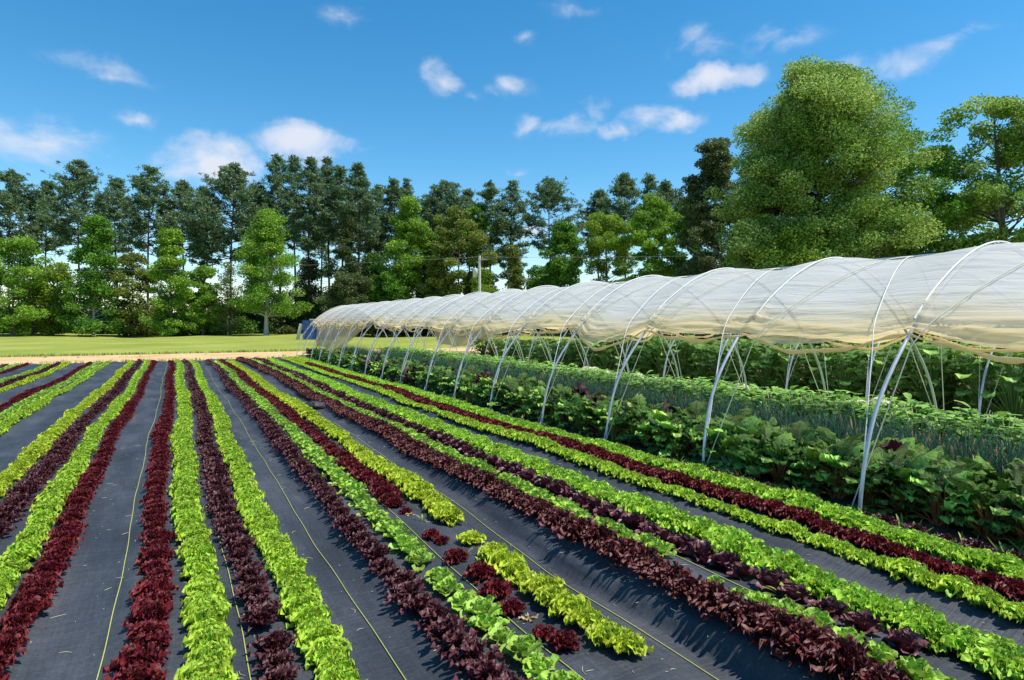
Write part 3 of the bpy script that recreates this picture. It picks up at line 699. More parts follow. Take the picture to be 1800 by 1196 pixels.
for j in range(6):
    P, S = chard(50+j); st = ['stem_red','stem_yellow','stem_white','stem_orange','stem_red','stem_yellow'][j]
    CH.append((mesh('chard_leaves', P, ['chard_leaf']), mesh('stems', S, [st]), ['red','yellow','pale','orange','red','yellow'][j]))
REDC = mesh('beet_leaves', chard(77)[0], ['dark_red'])
cnt = 0
for Lr, rn in ((5.62, 'front'), (5.98, 'middle'), (6.36, 'back')):
    s = .4
    while s < 30.5:
        if in_view(Lr, s):
            lf_, st_, cn = random.choice(CH) if s > 4.5 or Lr > 5.7 else CH[3]
            red = random.random() < .07
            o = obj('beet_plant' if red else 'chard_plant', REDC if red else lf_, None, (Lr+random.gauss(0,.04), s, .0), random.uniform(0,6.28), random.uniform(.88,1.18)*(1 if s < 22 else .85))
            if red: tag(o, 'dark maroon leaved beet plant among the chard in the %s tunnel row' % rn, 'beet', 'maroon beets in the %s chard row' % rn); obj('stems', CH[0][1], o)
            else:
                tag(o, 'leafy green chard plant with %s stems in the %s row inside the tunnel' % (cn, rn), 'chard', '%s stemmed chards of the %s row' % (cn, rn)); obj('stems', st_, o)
        s += random.uniform(.26, .38)
# onions
def onion(seed):
    rg = np.random.default_rng(seed); P = []
    for i in range(9):
        az = rg.uniform(0, 6.28); h = rg.uniform(.42,.74); ln = rg.uniform(.02,.26); tt = np.linspace(0,1,6)
        pts = np.stack([math.cos(az)*ln*tt**1.8, math.sin(az)*ln*tt**1.8, h*tt*(1-.15*tt)], -1); V, Fq = tube(pts, np.linspace(.010,.002,6), 4)
        P.append((V, Fq, 0, np.repeat(tt, 4)))
    return P
ON = [mesh('onion_leaves', onion(i), ['onion_leaf']) for i in range(5)]
pl = []
for Lr in (6.72, 6.92, 7.12, 7.35):
    s = .8
    while s < 30.5:
        if in_view(Lr, s): pl.append((Lr*FW[0]+s*FW[1], Lr+random.gauss(0,.03), s))
        s += random.uniform(.10, .17)
pl.sort()
for _, L, s in pl[:300]:
    tag(obj('onion_plant', random.choice(ON), None, (L, s, 0), random.uniform(0,6.28), random.uniform(.85,1.15)), 'slender blue green onion plant standing behind the chard in the tunnel', 'onion', 'nearer onions behind the chard')
def merge(lst, meshes_parts, name, mat, label, cat):
    Vs, Fs, Ts = [], [], []; off = 0
    for L, s, sc in lst:
        for (V, Fq, _, t) in random.choice(meshes_parts):
            a = 0
            Vs.append(np.asarray(V)*sc + np.array([L, s, 0])); Fs.append(np.asarray(Fq)+off); Ts.append(t if t is not None else np.zeros(len(V))); off += len(V)
    tag(obj(name, mesh(name, [(np.concatenate(Vs), np.concatenate(Fs), 0, np.concatenate(Ts))], [mat])), label, cat, None, 'stuff')
merge([(L, s, random.uniform(.85,1.15)) for _, L, s in pl[300:]], [onion(20+i) for i in range(4)], 'onion_rows', 'onion_leaf', 'distant onion rows merging into a blue green band in the tunnel', 'onion')
# dry weeds and straw between onions and potatoes
def tuft(rg, n_, h, w_, spread):
    P = []
    for i in range(n_):
        az = rg.uniform(0,6.28); l = h*rg.uniform(.5,1.1)
        V, Fq, t = leaf(l, w_, R(rg.uniform(35,85)), R(rg.uniform(-10,60)), .2, 0, 1, 5, 3, 'round', rg, az, (rg.normal(0,spread), rg.normal(0,spread), 0)); P.append((V, Fq, 0, t))
    return P
rg = np.random.default_rng(9)
merge([(random.uniform(7.55,8.75), random.uniform(1, 30.5), random.uniform(.8,1.6)) for _ in range(900)], [tuft(rg, 14, .24, .014, .06) for _ in range(5)], 'dry_weeds', 'dry_leaf', 'tangle of dry tan weeds and straw between the onions and the low green plants', 'weeds')
merge([(random.uniform(5.15,8.2), random.uniform(1, 30.5), random.uniform(.5,1.1)) for _ in range(420)], [tuft(rg, 9, .20, .02, .06) for _ in range(5)], 'green_weeds', 'weed_leaf', 'scattered pale green weeds on the soil in the tunnel', 'weeds')
# potatoes
def bushy(seed, n_, rad, h, ll, wl, kind='round'):
    rg = np.random.default_rng(seed); P = []
    for i in range(n_):
        az = rg.uniform(0,6.28); q = rg.uniform(0,1)**.5; zz = h*(.25+.75*rg.uniform(0,1))*(1-.35*q); rr = rad*q
        V, Fq, t = leaf(ll*rg.uniform(.7,1.2), wl*rg.uniform(.7,1.2), R(rg.uniform(-5,45)), R(rg.uniform(-60,0)), .15, .004, 1.5, 5, 4, kind, rg, az+rg.normal(0,.8), (rr*math.cos(az), rr*math.sin(az), zz)); P.append((V, Fq, 0, t))
    S = []
    for i in range(7):
        az = rg.uniform(0,6.28); V, Fq = tube([(0,0,0),(rad*.3*math.cos(az), rad*.3*math.sin(az), h*.4),(rad*.6*math.cos(az), rad*.6*math.sin(az), h*.8)], [.010,.008,.004], 5); S.append((V, Fq, 0, None))
    return P, S
PO = [tuple(mesh(nm, p_, [mt]) for nm, p_, mt in zip(('potato_leaves','stems'), bushy(30+i, 75, .25, .48, .15, .10), ('potato_leaf','stem_white'))) for i in range(4)]
for Lr, rn in ((9.0, 'nearer'), (9.45, 'middle'), (9.9,'farther')):
    s = 3.
    while s < 30.3:
        if in_view(Lr, s):
            a, b_ = random.choice(PO); o = obj('potato_plant', a, None, (Lr+random.gauss(0,.05), s, 0), random.uniform(0,6.28), random.uniform(.9,1.25))
            tag(o, 'low bushy light green potato plant in the %s row past the dry weeds' % rn, 'potato plant', '%s row of potato plants' % rn); obj('stems', b_, o)
        s += random.uniform(.34,.44)
# squash
def squash(seed):
    rg = np.random.default_rng(seed); P = []; S = []
    for i in range(46):
        az = i*2.4+rg.normal(0,.3); f = rg.uniform(0,1); h = .12+1.0*f**.9; rr = .48*(1-.45*f)*rg.uniform(.4,1.05)
        c = np.array([rr*math.cos(az), rr*math.sin(az), h]); V, Fq = tube([(0,0,0), c*np.array([.45,.45,.6]), c], [.014,.011,.007], 5); S.append((V, Fq, 0, None))
        ln = rg.uniform(.20,.32); V, Fq, t = leaf(ln, ln*1.05, R(rg.uniform(0,50)), R(rg.uniform(-70,-10)), .18, .022, 2.0, 7, 7, 'squash', rg, az+rg.normal(0,.5), tuple(c)); P.append((V, Fq, 0, t))
    return P, S
SQ = [tuple(mesh(nm, p_, [mt]) for nm, p_, mt in zip(('squash_leaves','stems'), squash(60+i), ('squash_leaf','stem_green'))) for i in range(4)]
for Lr, rn in ((11.95, 'front'), (12.9, 'second'), (13.9, 'third')):
    s = 5.
    while s < 25:
        if in_view(Lr, s):
            b_, a = random.choice(SQ); o = obj('squash_plant', a, None, (Lr+random.gauss(0,.1), s, 0), random.uniform(0,6.28), random.uniform(.9,1.12)*(1 if s < 19 else .8))
            tag(o, 'large leaved dark green squash plant in the %s row of the rear tunnel' % rn, 'squash plant', '%s row of squash plants' % rn); obj('leaves', b_, o)
        s += random.uniform(.62,.8)
# row cover cloth lying between the tunnels
def cloth(s0, s1, L0, seed, lab):
    rg = np.random.default_rng(seed); ns = max(16, int((s1-s0)/.05)); nc = 16
    s = np.linspace(s0, s1, ns); c = np.linspace(0, 1, nc); S_, C_ = np.meshgrid(s, c, indexing='ij')
    e = np.sin(np.pi*(S_-s0)/(s1-s0))**.35
    hgt = (.28+.07*np.sin(S_*2.6+seed)+.05*np.sin(S_*6.3+2*seed)+.03*np.sin(S_*13))*e
    Z = .02 + hgt*np.sin(np.pi*C_)**.7*(1+.08*np.sin(S_*17+C_*9)); X = (C_-.5)*.65*(1+.2*np.sin(S_*3)) + .03*np.sin(S_*11+C_*5)
    o = obj('row_cover', mesh('row_cover', [(np.stack([X, S_-s0, Z], -1).reshape(-1,3), grid(ns, nc, True), 0, None)], ['cream_cloth']), None, (L0, s0, .0)); tag(o, lab, 'cloth', 'heaped row covers')
cloth(10.8, 17.2, 10.55, 1, 'long heap of cream row cover cloth behind the low green plants')
cloth(8.4, 9.9, 10.55, 2, 'short peaked heap of cream cloth right of the long heap')
cloth(5.6, 7.4, 10.55, 3, 'rounded heap of cream cloth near the right hand hoops')
cloth(18.6, 20.2, 10.5, 4, 'small cream cloth heap farthest down the gap between the tunnels')

# ------------------------------------------------------------------ far things
def crate(): 
    P = []; a, b_, h, t = .30, .22, .30, .02
    P += [box(-a,a,-b_,-b_+t,.0,h) , box(-a,a,b_-t,b_,.0,h), box(-a,-a+t,-b_+t,b_-t,.0,h), box(a-t,a,-b_+t,b_-t,.0,h), box(-a+t,a-t,-b_+t,b_-t,.0,t)]
    for z in (.0, h-.03): P.append(box(-a-.012,a+.012,-b_-.012,-b_-.001,z+.004,z+.026))
    for x in (-a*.9,-a*.45,0,a*.45,a*.9): P.append(box(x-.012,x+.012,-b_-.010,-b_-.001,.03,h-.03))
    return mesh('crate', [(V, Fq, 0, None) for V, Fq in P], ['blue_plastic'], False)
cm = crate(); base = W(533, 60)
for i in range(5):
    for j in range(6):
        x = .32 + i*.63; o = obj('crate', cm, None, (base[0]+RT[0]*x+random.gauss(0,.012), base[1]+RT[1]*x, .01+j*.306), R(-YAW)+random.gauss(0,.02))
        tag(o, 'blue plastic crate, %s from the ground, %s column of the far stack' % (['lowest','second','third','fourth','fifth','topmost'][j], ['left end','second','middle','fourth','right end'][i]), 'crate', 'stacked blue crates')
for i, x in enumerate((.95, 2.0)):
    P = [box(-.28,.28,-.2,.2,0,.10), box(-.30,.30,-.22,.22,.1025,.125)]
    o = obj('white_tub', mesh('white_tub', [(V, Fq, 0, None) for V, Fq in P], ['white_plastic'], False), None, (base[0]+RT[0]*x, base[1]+RT[1]*x, .01+6*.306), R(-YAW))
    tag(o, '%s of two white lidded tubs on top of the blue crates' % ['left', 'right'][i], 'tub')
pb = W(523, 60)
bd = obj('board', mesh('board', [(*box(-.17,.17,-.02,.02,0,1.55), 0, None)], ['cream_board'], False), None, (pb[0], pb[1], .0)); bd.rotation_euler = (R(-4), R(12), R(-YAW))
tag(bd, 'narrow cream board leaning beside the blue crates', 'board')
# power pole
pp = W(843, 62)
pole = obj('utility_pole', None, None, (pp[0], pp[1], 0)); pole.rotation_euler = (0,0,R(-YAW))
tag(pole, 'pale wooden power pole with a grey transformer behind the tunnel', 'power pole')
V, Fq = tube([(0,0,0),(0,0,4),(0,0,H(450,62))], [.17,.15,.12], 12); obj('mast', mesh('mast', [(V, Fq, 0, None)], ['pole_wood']), pole)
zt = H(480,62); th = np.linspace(0,1,8)
V, Fq = tube([(-.42,-.05,zt-.45),(-.42,-.05,zt-.42),(-.42,-.05,zt+.35),(-.42,-.05,zt+.42),(-.42,-.05,zt+.43)], [.02,.24,.24,.22,.02], 14); tr = obj('transformer', mesh('transformer', [(V, Fq, 0, None)], ['grey_can']), pole)
V, Fq = tube([(-.42,-.05,zt+.42),(-.42,-.05,zt+.62)], [.05,.03], 8); obj('insulator', mesh('insulator', [(V, Fq, 0, None)], ['white_plastic']), tr)
obj('crossarm', mesh('crossarm', [(*box(-.1,.75,-.14,-.08,H(456,62)-.03,H(456,62)+.03), 0, None)], ['pole_wood'], False), pole)
def wire(a, b_, sag, lab):
    t = np.linspace(0,1,40)[:,None]; P = np.array(a)*(1-t)+np.array(b_)*t; P[:,2] -= sag*4*(t*(1-t))[:,0]; V, Fq = tube(P, .011, 4)
    tag(obj('power_line', mesh('power_line', [(V, Fq, 0, None)], ['wire'])), lab, 'power line')
top = (pp[0], pp[1], H(452,62))
wire(top, W(-200, 75, 7.6), .5, 'thin power line running left from the pole across the pines')
wire(top, W(2000, 50, 8.4), .5, 'thin power line running right from the pole towards the oak')
wire((top[0],top[1],top[2]-.3), W(900, 110, 16), 1.0, 'power line climbing away behind the pole')

# ------------------------------------------------------------------ trees
def leaves_cloud(C, size, rg, flat=.0, asp=.6):
    """C: centres (n,3); returns folded rhombic leaf clumps"""
    n_ = len(C); sz = size*rg.uniform(.6, 1.35, n_)
    a = rg.normal(size=(n_,3)); a[:,2] *= (1-flat); a /= np.linalg.norm(a, axis=1)[:,None]
    b_ = np.cross(a, rg.normal(size=(n_,3))); b_ /= np.linalg.norm(b_, axis=1)[:,None]; c = np.cross(a, b_)
    p0 = C - a*sz[:,None]*.5; p2 = C + a*sz[:,None]*.5; p1 = C + b_*sz[:,None]*asp*.5 + c*sz[:,None]*.12; p3 = C - b_*sz[:,None]*asp*.5 + c*sz[:,None]*.12
    V = np.stack([p0,p1,p2,p3], 1).reshape(-1,3); Fq = np.arange(n_*4).reshape(-1,4)
    return V, Fq
def crown_r(shape, h):
    if shape == 'cone': return (1-h)**.62*np.clip(h/.10,0,1)**.5*(1+.16*np.sin(h*13+1))
    if shape == 'round': return np.sqrt(np.clip(1-((h-.5)/.5)**2, 0, 1))
    if shape == 'egg': return np.sqrt(np.clip(1-np.abs((h-.42)/.58)**2.2, 0, 1))*np.clip(h/.1,0,1)**.3
    if shape == 'column': return np.clip(1-np.abs(h-.45)**2*2.2, 0, 1)*np.clip((1-h)/.2,0,1)**.6
    if shape == 'full': return np.sqrt(np.clip(1-((h-.3)/.72)**2, .3, 1))*np.clip((1-h)/.12,0,1)**.5
    return np.ones_like(h)
def tree(px, Z, top, bot, wpx, col, shape='egg', label='', name='broadleaf_tree', leafs=.34, n=9000, bark='bark_mid', dens=1.0, group=None, nc=110, tr=.16, trunk_h=None, cl=.2):
    rg = np.random.default_rng(abs(int(px*13+top*7+Z)) % 2**31)
    x, y, _ = W(px, Z); z0 = float(field_z(x, y)); ht = H(top, Z); hb = max(.3, H(bot, Z)); cw = wpx/F*Z/2; ch = ht-hb
    root = bpy.data.objects.new(name, None); COL.objects.link(root); root.location = (x, y, z0-.05); root.rotation_euler = (0,0,rg.uniform(0,6.28))
    tag(root, label, 'tree', group)
    # cluster centres
    hh = rg.uniform(.02, .97, nc); rmax = crown_r(shape, hh); q = rg.uniform(.25, 1, nc)**.6
    lean = np.stack([.18*cw*np.sin(hh*3+px), .18*cw*np.cos(hh*2.3+px)], -1)
    az = rg.uniform(0, 6.28, nc); irr = 1+(.34 if shape == 'full' else .30)*np.sin(az*3+hh*9+px)+.17*rg.normal(size=nc)
    rr = rmax*q*cw*irr*.88
    C = np.stack([rr*np.cos(az), rr*np.sin(az), hb+hh*ch*.97], -1); C[:,:2] += lean*.5
    crad = cw*cl*1.12*rg.uniform(.7,1.35,nc) + .2
    P = []
    tz = np.linspace(0, 1, 9); T = np.stack([.10*cw*np.sin(tz*4+px)*tz, .10*cw*np.cos(tz*3+px)*tz, tz*(hb+ch*.93)], -1)
    V, Fq = tube(T, tr*(1-tz*.92)*(1+.35*np.exp(-tz*14)), 9); P.append((V, Fq, 0, None))
    order = rg.permutation(nc)[:int(nc*.75)]
    for i in order:
        c = C[i]; hz = max(.15*ht, c[2] - rg.uniform(.25,.6)*math.hypot(c[0],c[1]) - .3); k = np.interp(hz, T[:,2], tz)
        b0 = np.array([np.interp(hz, T[:,2], T[:,0]), np.interp(hz, T[:,2], T[:,1]), hz]); mid = b0*.5+c*.5+np.array([0,0,-.06*abs(c[0]+c[1])])+rg.normal(0,.1,3)
        r0 = tr*(1-k*.9)*.42; V, Fq = tube([b0, mid, c], [r0, r0*.6, r0*.22], 5); P.append((V, Fq, 0, None))
    obj('trunk', mesh('trunk', P, [bark]), root)
    w_ = crad**2; w_ /= w_.sum(); idx = rg.choice(nc, int(n*(2.6 if Z > 55 else 1.5)*dens), p=w_)
    d = rg.normal(size=(len(idx),3)); d /= np.linalg.norm(d, axis=1)[:,None]; d *= (rg.uniform(0,1,len(idx))**.42)[:,None]*crad[idx][:,None]; d[:,2] *= .62
    Cc = C[idx] + d; keep = Cc[:,2] > .2; Cc = Cc[keep]
    V, Fq = leaves_cloud(Cc, leafs*(.76 if Z > 55 else .9), rg, .3, .6); ct = rg.uniform(0,1,nc)[idx][keep]; t = np.repeat(np.clip(.55*ct+.45*rg.uniform(0,1,len(Cc)),0,1), 4)
    obj('crown', mesh('crown', [(V, Fq, 0, t)], ['leaf_'+col], False), root)
    return root
def pine(px, Z, top, wpx, label, crown_lo=.42, n_b=85, bark='bark_dark', col='pine', tr=.20, group=None, sparse=1.0, lean=0):
    rg = np.random.default_rng(abs(int(px*17+top*3+Z*5)) % 2**31)
    x, y, _ = W(px, Z); ht = H(top, Z); cw = wpx/F*Z/2; z0 = float(field_z(x, y))
    root = bpy.data.objects.new('pine_tree', None); COL.objects.link(root); root.location = (x, y, z0-.05); root.rotation_euler = (0,0,rg.uniform(0,6.28))
    tag(root, label, 'tree', group)
    tz = np.linspace(0,1,12); T = np.stack([.18*np.sin(tz*5+px)+lean*tz, .18*np.cos(tz*4+px), tz*ht*.985], -1); P = []
    V, Fq = tube(T, tr*(1-tz*.88)*(1+.3*np.exp(-tz*18)), 9); P.append((V, Fq, 0, None))
    tuf = []
    def tufts_along(a, b_, n2, spread):
        for q in np.linspace(.25, 1.03, n2): tuf.append(a*(1-q)+b_*q + rg.normal(0, spread*1.35, 3)*np.array([1,1,.6]))
    nb = int(n_b*sparse); levels = np.sort(rg.uniform(0,1,nb))
    for i, u in enumerate(levels):
        hz = ht*(crown_lo+(1-crown_lo)*u*.985); az = i*2.4+rg.normal(0,.4)
        prof = (.55+.45*min(1, u/.30))*(1-max(0,(u-.22)/.78)**1.35)*1.0 + .13
        ln = cw*prof*rg.uniform(.55,1.2); up = R(rg.uniform(-8,25)+30*u)
        b0 = np.array([np.interp(hz,T[:,2],T[:,0]), np.interp(hz,T[:,2],T[:,1]), hz]); dv = np.array([math.cos(az)*math.cos(up), math.sin(az)*math.cos(up), math.sin(up)])
        mid = b0+dv*ln*.55+np.array([0,0,-.06*ln]); end = b0+dv*ln+np.array([0,0,.12*ln])
        V, Fq = tube([b0, mid, end], [tr*.30*(1-.6*u), tr*.18, tr*.06], 5); P.append((V, Fq, 0, None))
        k = int(3+ln*2.3); 
        for _ in range(max(2, int(ln*2.1))):
            q = rg.uniform(.35,1.0); s0 = (mid*(1-q)+end*q) if rg.uniform() < .7 else (b0*(1-q)+mid*q); sd_ = dv*.6 + rg.normal(0,.55,3); sd_[2] = abs(sd_[2])*.6; sl = ln*rg.uniform(.18,.42)
            e = s0+sd_*sl; V, Fq = tube([s0,e],[tr*.07,tr*.03],4); P.append((V,Fq,0,None)); tufts_along(s0, e, 3, .16)
        tufts_along(mid, end, k, .17)
    for q in range(10): tuf.append(np.array([T[-1,0],T[-1,1],ht*.985-.22*q])+rg.normal(0,.2+.03*q,3))
    # dead twigs below the crown
    for i in range(14):
        hz = ht*rg.uniform(.14, crown_lo); az = rg.uniform(0,6.28); ln = cw*rg.uniform(.15,.5); b0 = np.array([np.interp(hz,T[:,2],T[:,0]), np.interp(hz,T[:,2],T[:,1]), hz])
        V, Fq = tube([b0, b0+np.array([math.cos(az)*ln, math.sin(az)*ln, ln*rg.uniform(-.2,.2)])], [.045,.012], 4); P.append((V,Fq,0,None))
    obj('trunk', mesh('trunk', P, [bark]), root)
    tuf = np.array(tuf); m = 11; n_ = len(tuf)*m; cen = np.repeat(tuf, m, 0)
    d = rg.normal(size=(n_,3)); d[:,2] = d[:,2]*.7+.35; d /= np.linalg.norm(d, axis=1)[:,None]; l = rg.uniform(.25,.55,n_)
    s_ = np.cross(d, rg.normal(size=(n_,3))); s_ /= np.linalg.norm(s_, axis=1)[:,None]; wd = .055
    p0 = cen; p2 = cen+d*l[:,None]; pm = cen+d*l[:,None]*.55
    V = np.stack([p0, pm+s_*wd, p2, pm-s_*wd], 1).reshape(-1,3)
    obj('needles', mesh('needles', [(V, np.arange(n_*4).reshape(-1,4), 0, np.repeat(rg.uniform(0,1,n_),4))], ['leaf_'+col], False), root)
    return root
OR = ['first','second','third','fourth','fifth','sixth','seventh','eighth','ninth','tenth','eleventh','twelfth','thirteenth','fourteenth','fifteenth','sixteenth','seventeenth','eighteenth','nineteenth','twentieth','twenty-first','twenty-second','twenty-third','twenty-fourth','twenty-fifth','twenty-sixth','twenty-seventh','twenty-eighth','twenty-ninth','thirtieth','thirty-first','thirty-second','thirty-third','thirty-fourth','thirty-fifth','thirty-sixth','thirty-seventh','thirty-eighth','thirty-ninth','fortieth']
PINES = [ # column, distance, top row, width, crown start, sparse, note
 (18,86,300,80,.45,1,'with a broad top'),(82,90,322,62,.45,1,'with a narrow top'),(140,84,286,78,.42,1,'taller than those beside it'),(205,92,316,66,.45,1,'leaning over a gap'),(262,86,296,76,.42,1,'with a rounded crown'),(322,90,318,60,.45,1,'beside the picture edge gap'),
 (358,88,325,46,.38,1,'half lost behind a wider one'),(408,84,292,108,.34,1.25,'broad, with long low branches'),(446,92,328,60,.4,.9,'short and dense behind the pale trunk tree'),
 (490,86,277,66,.42,1.05,'with a rounded top and gaps in its crown'),(519,94,272,36,.45,.8,'very narrow'),(545,84,280,54,.40,1.05,'dense, with a long straight trunk'),(577,90,282,50,.42,1,'beside the narrow one'),(600,86,297,48,.40,1,'with a pointed top'),
 (630,82,290,62,.42,1,'bare trunk against the sky'),(664,92,322,48,.38,.85,'small topped and thin'),(693,88,316,56,.42,1,'dark, left of the bright green tree'),(714,94,314,34,.5,.8,'narrow twin top'),
 (748,96,348,40,.5,.7,'low, seen in a gap'),(785,90,322,80,.52,1.25,'dense and dark with a flat top'),(824,96,336,52,.5,1,'dark right shoulder of the dense one'),(860,84,322,54,.40,.9,'with a thin crooked crown'),(900,86,320,58,.36,.8,'light and airy crowned'),
 (968,80,323,88,.50,.65,'sparse, wide open branches by the gap'),(1054,94,338,54,.6,1,'dark behind the lime round tree'),(1099,88,307,52,.55,1,'with an oval top above the round trees'),(1140,92,305,36,.6,.55,'thin and ragged'),(1172,94,318,40,.6,.9,'just showing over the bright round tree'),(1198,90,345,40,.6,1,'small and dark beside the tall evergreen'),
 (640,104,330,60,.3,.9,'in the back rank'),(470,106,340,60,.3,.9,'in the back rank among trunks'),(565,108,330,60,.3,.9,'in the back rank behind the cedar'),
]
PINES.sort()
for i, (px, Z, top, wpx, lo, sp_, note) in enumerate(PINES):
    pine(px, Z, top, wpx*1.22, 'dark pine, %s from the left, %s' % (OR[i], note), lo+.07, 80, sparse=sp_, group='pines of the wood', tr=.17+.00025*(700-abs(px-600))*.3)
T_ = [ # px, Z, top, bot, width, colour, shape, kwargs, label
 (468,74,362,556,138,'bright','cone',dict(bark='bark_pale',n=13000,tr=.24,leafs=.30,cl=.17),'bright green spreading tree with a pale white trunk at the field edge'),
 (401,76,455,588,58,'olive','cone',dict(bark='bark_pale',n=1900,tr=.11,leafs=.26),'thin half bare young tree with a pale trunk left of the bright one'),
 (357,76,465,592,64,'bright','egg',dict(n=6500),'bright yellow green tree at the field edge left of the thin young tree'),
 (605,80,372,560,72,'cedar','cone',dict(n=9000,leafs=.3),'olive dark cedar standing in front of the pine trunks'),
 (608,74,478,560,80,'cedar','egg',dict(n=8000,leafs=.3),'low rounded brown green cedar above the end of the tunnel'),
 (716,78,336,565,128,'bright','cone',dict(n=14000,cl=.16),'tall vivid green tree with a pointed top over the tunnel'),
 (755,82,430,560,60,'mid','egg',dict(n=5500),'middling green tree between the vivid pointed one and the olive one'),
 (808,76,356,550,116,'olive','egg',dict(n=15000,cl=.16),'large olive brown green tree left of the power pole'),
 (836,84,352,470,60,'bright','egg',dict(n=4500),'bright green top showing behind the olive tree'),
 (852,72,470,556,68,'limey','cone',dict(n=6000,leafs=.28),'yellow olive bush like tree behind the power pole'),
 (902,72,428,556,52,'olive','cone',dict(n=5200,leafs=.28,bark='bark_dark'),'slim yellow green tree right of the power pole'),
 (946,78,468,560,50,'deep','egg',dict(n=2400),'loose dark twigged small tree in the sky gap'),
 (992,74,386,560,116,'deep','cone',dict(n=13000,cl=.16),'green tree with a ragged pointed top right of the sky gap'),
 (1066,70,366,560,106,'limey','round',dict(n=14000,leafs=.28,cl=.16),'rounded yellow lime tree above the tunnel'),
 (1153,64,331,545,118,'bright','round',dict(n=13000,cl=.15,leafs=.32),'full round vivid green tree with sky showing under it'),
 (1218,60,350,560,76,'mid','egg',dict(n=11000,leafs=.3),'shaded mid green tree between the vivid round tree and the tall dark evergreen'),
 (1257,50,230,540,104,'cedar','full',dict(n=36000,leafs=.22,bark='bark_pale',tr=.2,cl=.16,nc=230),'tall dark evergreen with pale twigs left of the great oak'),
 (1316,45,318,610,100,'deep','cone',dict(n=14000,leafs=.24),'shaded green tree tucked between the evergreen and the great oak'),
 (1432,39,100,610,330,'oak','full',dict(n=185000,leafs=.165,nc=540,tr=.30,cl=.128,bark='bark_dark'),'great oak with pale olive new leaves towering over the tunnel'),
 (1385,36,400,615,150,'limey','round',dict(n=15000,leafs=.20,nc=150),'low yellow green tree under the great oak beside the tunnel roof'),
 (1352,38,262,615,150,'oak','full',dict(n=32000,leafs=.17,nc=150,bark='bark_dark',cl=.17),'lower pale olive tree merging into the left side of the great oak'),
 (1610,40,215,600,200,'deep','egg',dict(n=26000,leafs=.22,nc=160,tr=.3,cl=.15),'dense green tree right of the great oak'),
 (1760,38,150,600,210,'oak','egg',dict(n=28000,leafs=.22,nc=160,tr=.3,cl=.15),'olive tree at the right end of the wood'),
 (1690,48,330,600,150,'limey','round',dict(n=12000,leafs=.25),'yellow lime tree low between the two right hand trees'),
 (1520,50,330,600,120,'mid','egg',dict(n=10000,leafs=.25),'mid green tree filling in behind the great oak'),
 (300,74,395,588,92,'bright','cone',dict(n=9000),'bright pointed tree left of the yellow green edge tree'),
 (235,78,440,588,80,'olive','egg',dict(n=6500),'olive edge tree in the left part of the wood'),
 (165,74,372,588,104,'deep','cone',dict(n=10000,bark='bark_pale'),'deep green pointed tree with a pale trunk in the left part of the wood'),
 (92,76,455,588,86,'limey','egg',dict(n=7000),'yellow green edge tree second from the left'),
 (24,72,410,588,108,'bright','egg',dict(n=9000),'bright green edge tree at the far left'),
 (690,76,470,560,74,'deep','egg',dict(n=7000),'lower deep green tree left of the vivid pointed one'),
 (540,84,452,585,84,'cedar','cone',dict(n=5200),'shaded undergrown evergreen between pine trunks'),
 (655,82,440,575,80,'mid','cone',dict(n=6000),'mid green edge tree right of the low rounded cedar'),
 (765,80,400,565,60,'deep','cone',dict(n=5000),'deep green slim tree just left of the large olive tree'),
]
for px, Z, top, bot, wpx, colr, shp, kw, lab in T_: tree(px, Z, top, bot, wpx, colr, shp, lab, group=None, **kw)
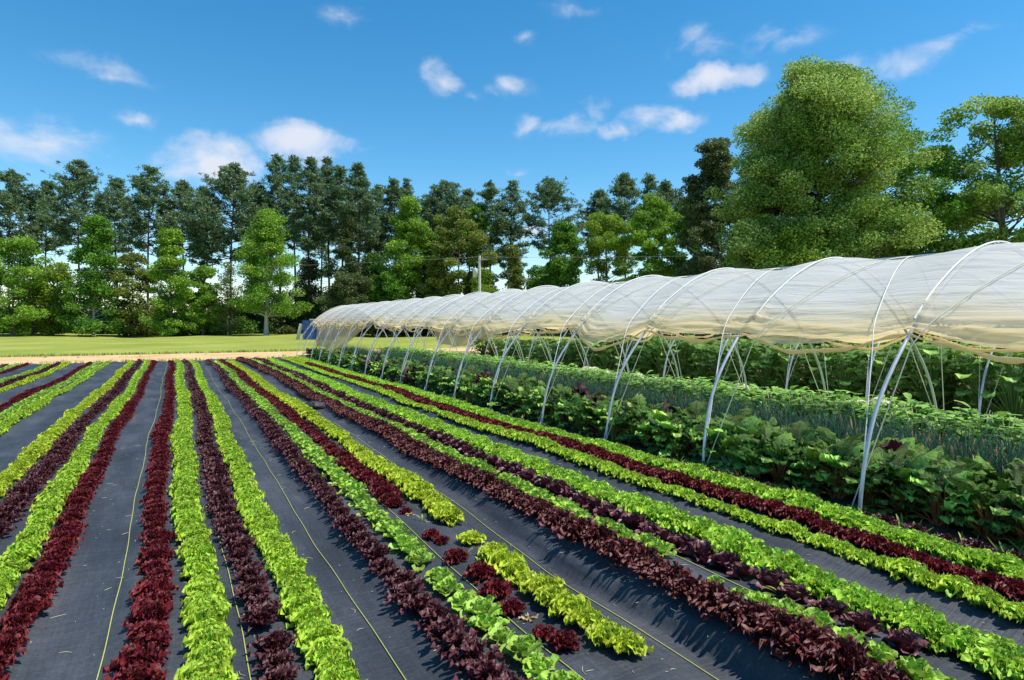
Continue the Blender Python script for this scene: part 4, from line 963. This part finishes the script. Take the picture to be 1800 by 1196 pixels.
# undergrowth shrubs at the foot of the wood
def shrub(px, Z, h, wpx, col, lab, n=2600):
    rg = np.random.default_rng(int(px*3+Z)); x, y, _ = W(px, Z); cw = wpx/F*Z/2; nc = 40
    az = rg.uniform(0,6.28,nc); q = rg.uniform(0,1,nc)**.5; C = np.stack([np.cos(az)*q*cw*.85, np.sin(az)*q*cw*.6, h*(.08+.8*rg.uniform(0,1,nc))*(1-.5*q)], -1)
    P = []
    for c in C[:26]: V, Fq = tube([(0,0,0), c*np.array([.4,.4,.6]), c], [.05,.035,.012], 4); P.append((V, Fq, 0, None))
    root = obj('shrub', None, None, (x, y, float(field_z(x,y))-.03)); root.rotation_euler = (0,0,R(-YAW)); tag(root, lab, 'shrub', 'undergrowth at the foot of the wood')
    obj('twigs', mesh('twigs', P, ['bark_mid']), root)
    idx = rg.integers(0,nc,n); d = rg.normal(size=(n,3)); d /= np.linalg.norm(d,axis=1)[:,None]; d *= (rg.uniform(0,1,n)**.4*(h*.22+.25))[:,None]; Cc = C[idx]+d; Cc = Cc[Cc[:,2]>.02]
    V, Fq = leaves_cloud(Cc, .30, rg, .3); obj('foliage', mesh('foliage', [(V, Fq, 0, np.repeat(rg.uniform(0,1,len(Cc)),4))], ['leaf_'+col], False), root)
k = 0; px = -20
while px < 1290:
    Z = 86 if px < 900 else 86-(px-900)*.075
    for rank in range(2):
        colr = 'dark' if rank or px > 420 else random.choice(['dark','dark','mid'])
        shrub(px+random.uniform(-12,12), Z+rank*5+random.uniform(-2,2), random.uniform(4.0,7.5)*(1.15 if rank else .75), random.uniform(62,90), colr, 'dark undergrowth shrub, %s from the left in the %s line' % (OR[k//2], ['front','rear'][rank])); k += 1
    px += 40
for px, Z, h, wpx, colr, lab in ((365,79,3.2,70,'scrub','yellow olive scrub at the foot of the wood left of the thin young tree'),(385,78,2.2,50,'scrub','low yellowish brush just left of the thin pale trunk'),(425,82,2.6,50,'mid','low green brush between the two pale trunks'),(505,80,1.0,34,'scrub','small pale bush on the bank left of the blue crates'),(250,79,3,90,'scrub','olive scrub in the left part of the wood edge'),(60,79,3,90,'scrub','olive scrub near the left end of the wood edge')):
    shrub(px, Z, h, wpx, colr, lab, 1600)
for o in list(bpy.data.objects):
    if o.name.startswith('shrub') and 'number' in o.get('label', ''): pass

rg = np.random.default_rng(31)
P = []
for k in range(1500):
    x = rg.uniform(-34, 8); e = rg.random()
    y = 37.6+abs(rg.normal(0,.5)) if e < .55 else (30.75+rg.uniform(-.3,.3) if e < .9 else rg.uniform(31.2, 37.4))
    if e > .9 and rg.random() < .6: continue
    for j in range(5):
        a = rg.uniform(0, 6.28); h = rg.uniform(.05,.15); b0 = np.array([x+rg.normal(0,.06), y+rg.normal(0,.06), 0.0]); d = np.array([math.cos(a), math.sin(a), 0])
        n_ = np.array([-d[1], d[0], 0])*.012
        P.append(np.array([b0-n_, b0+n_, b0+n_*.6+d*h*.5+[0,0,h], b0-n_*.6+d*h*.5+[0,0,h]]))
V = np.concatenate(P); tag(obj('grass_tufts', mesh('grass_tufts', [(V, np.arange(len(V)).reshape(-1,4), 0, np.tile([0,0,1,1], len(P)))], ['weed_leaf'])), 'ragged grass tufts along both edges of the dirt track', 'grass', None, 'stuff')
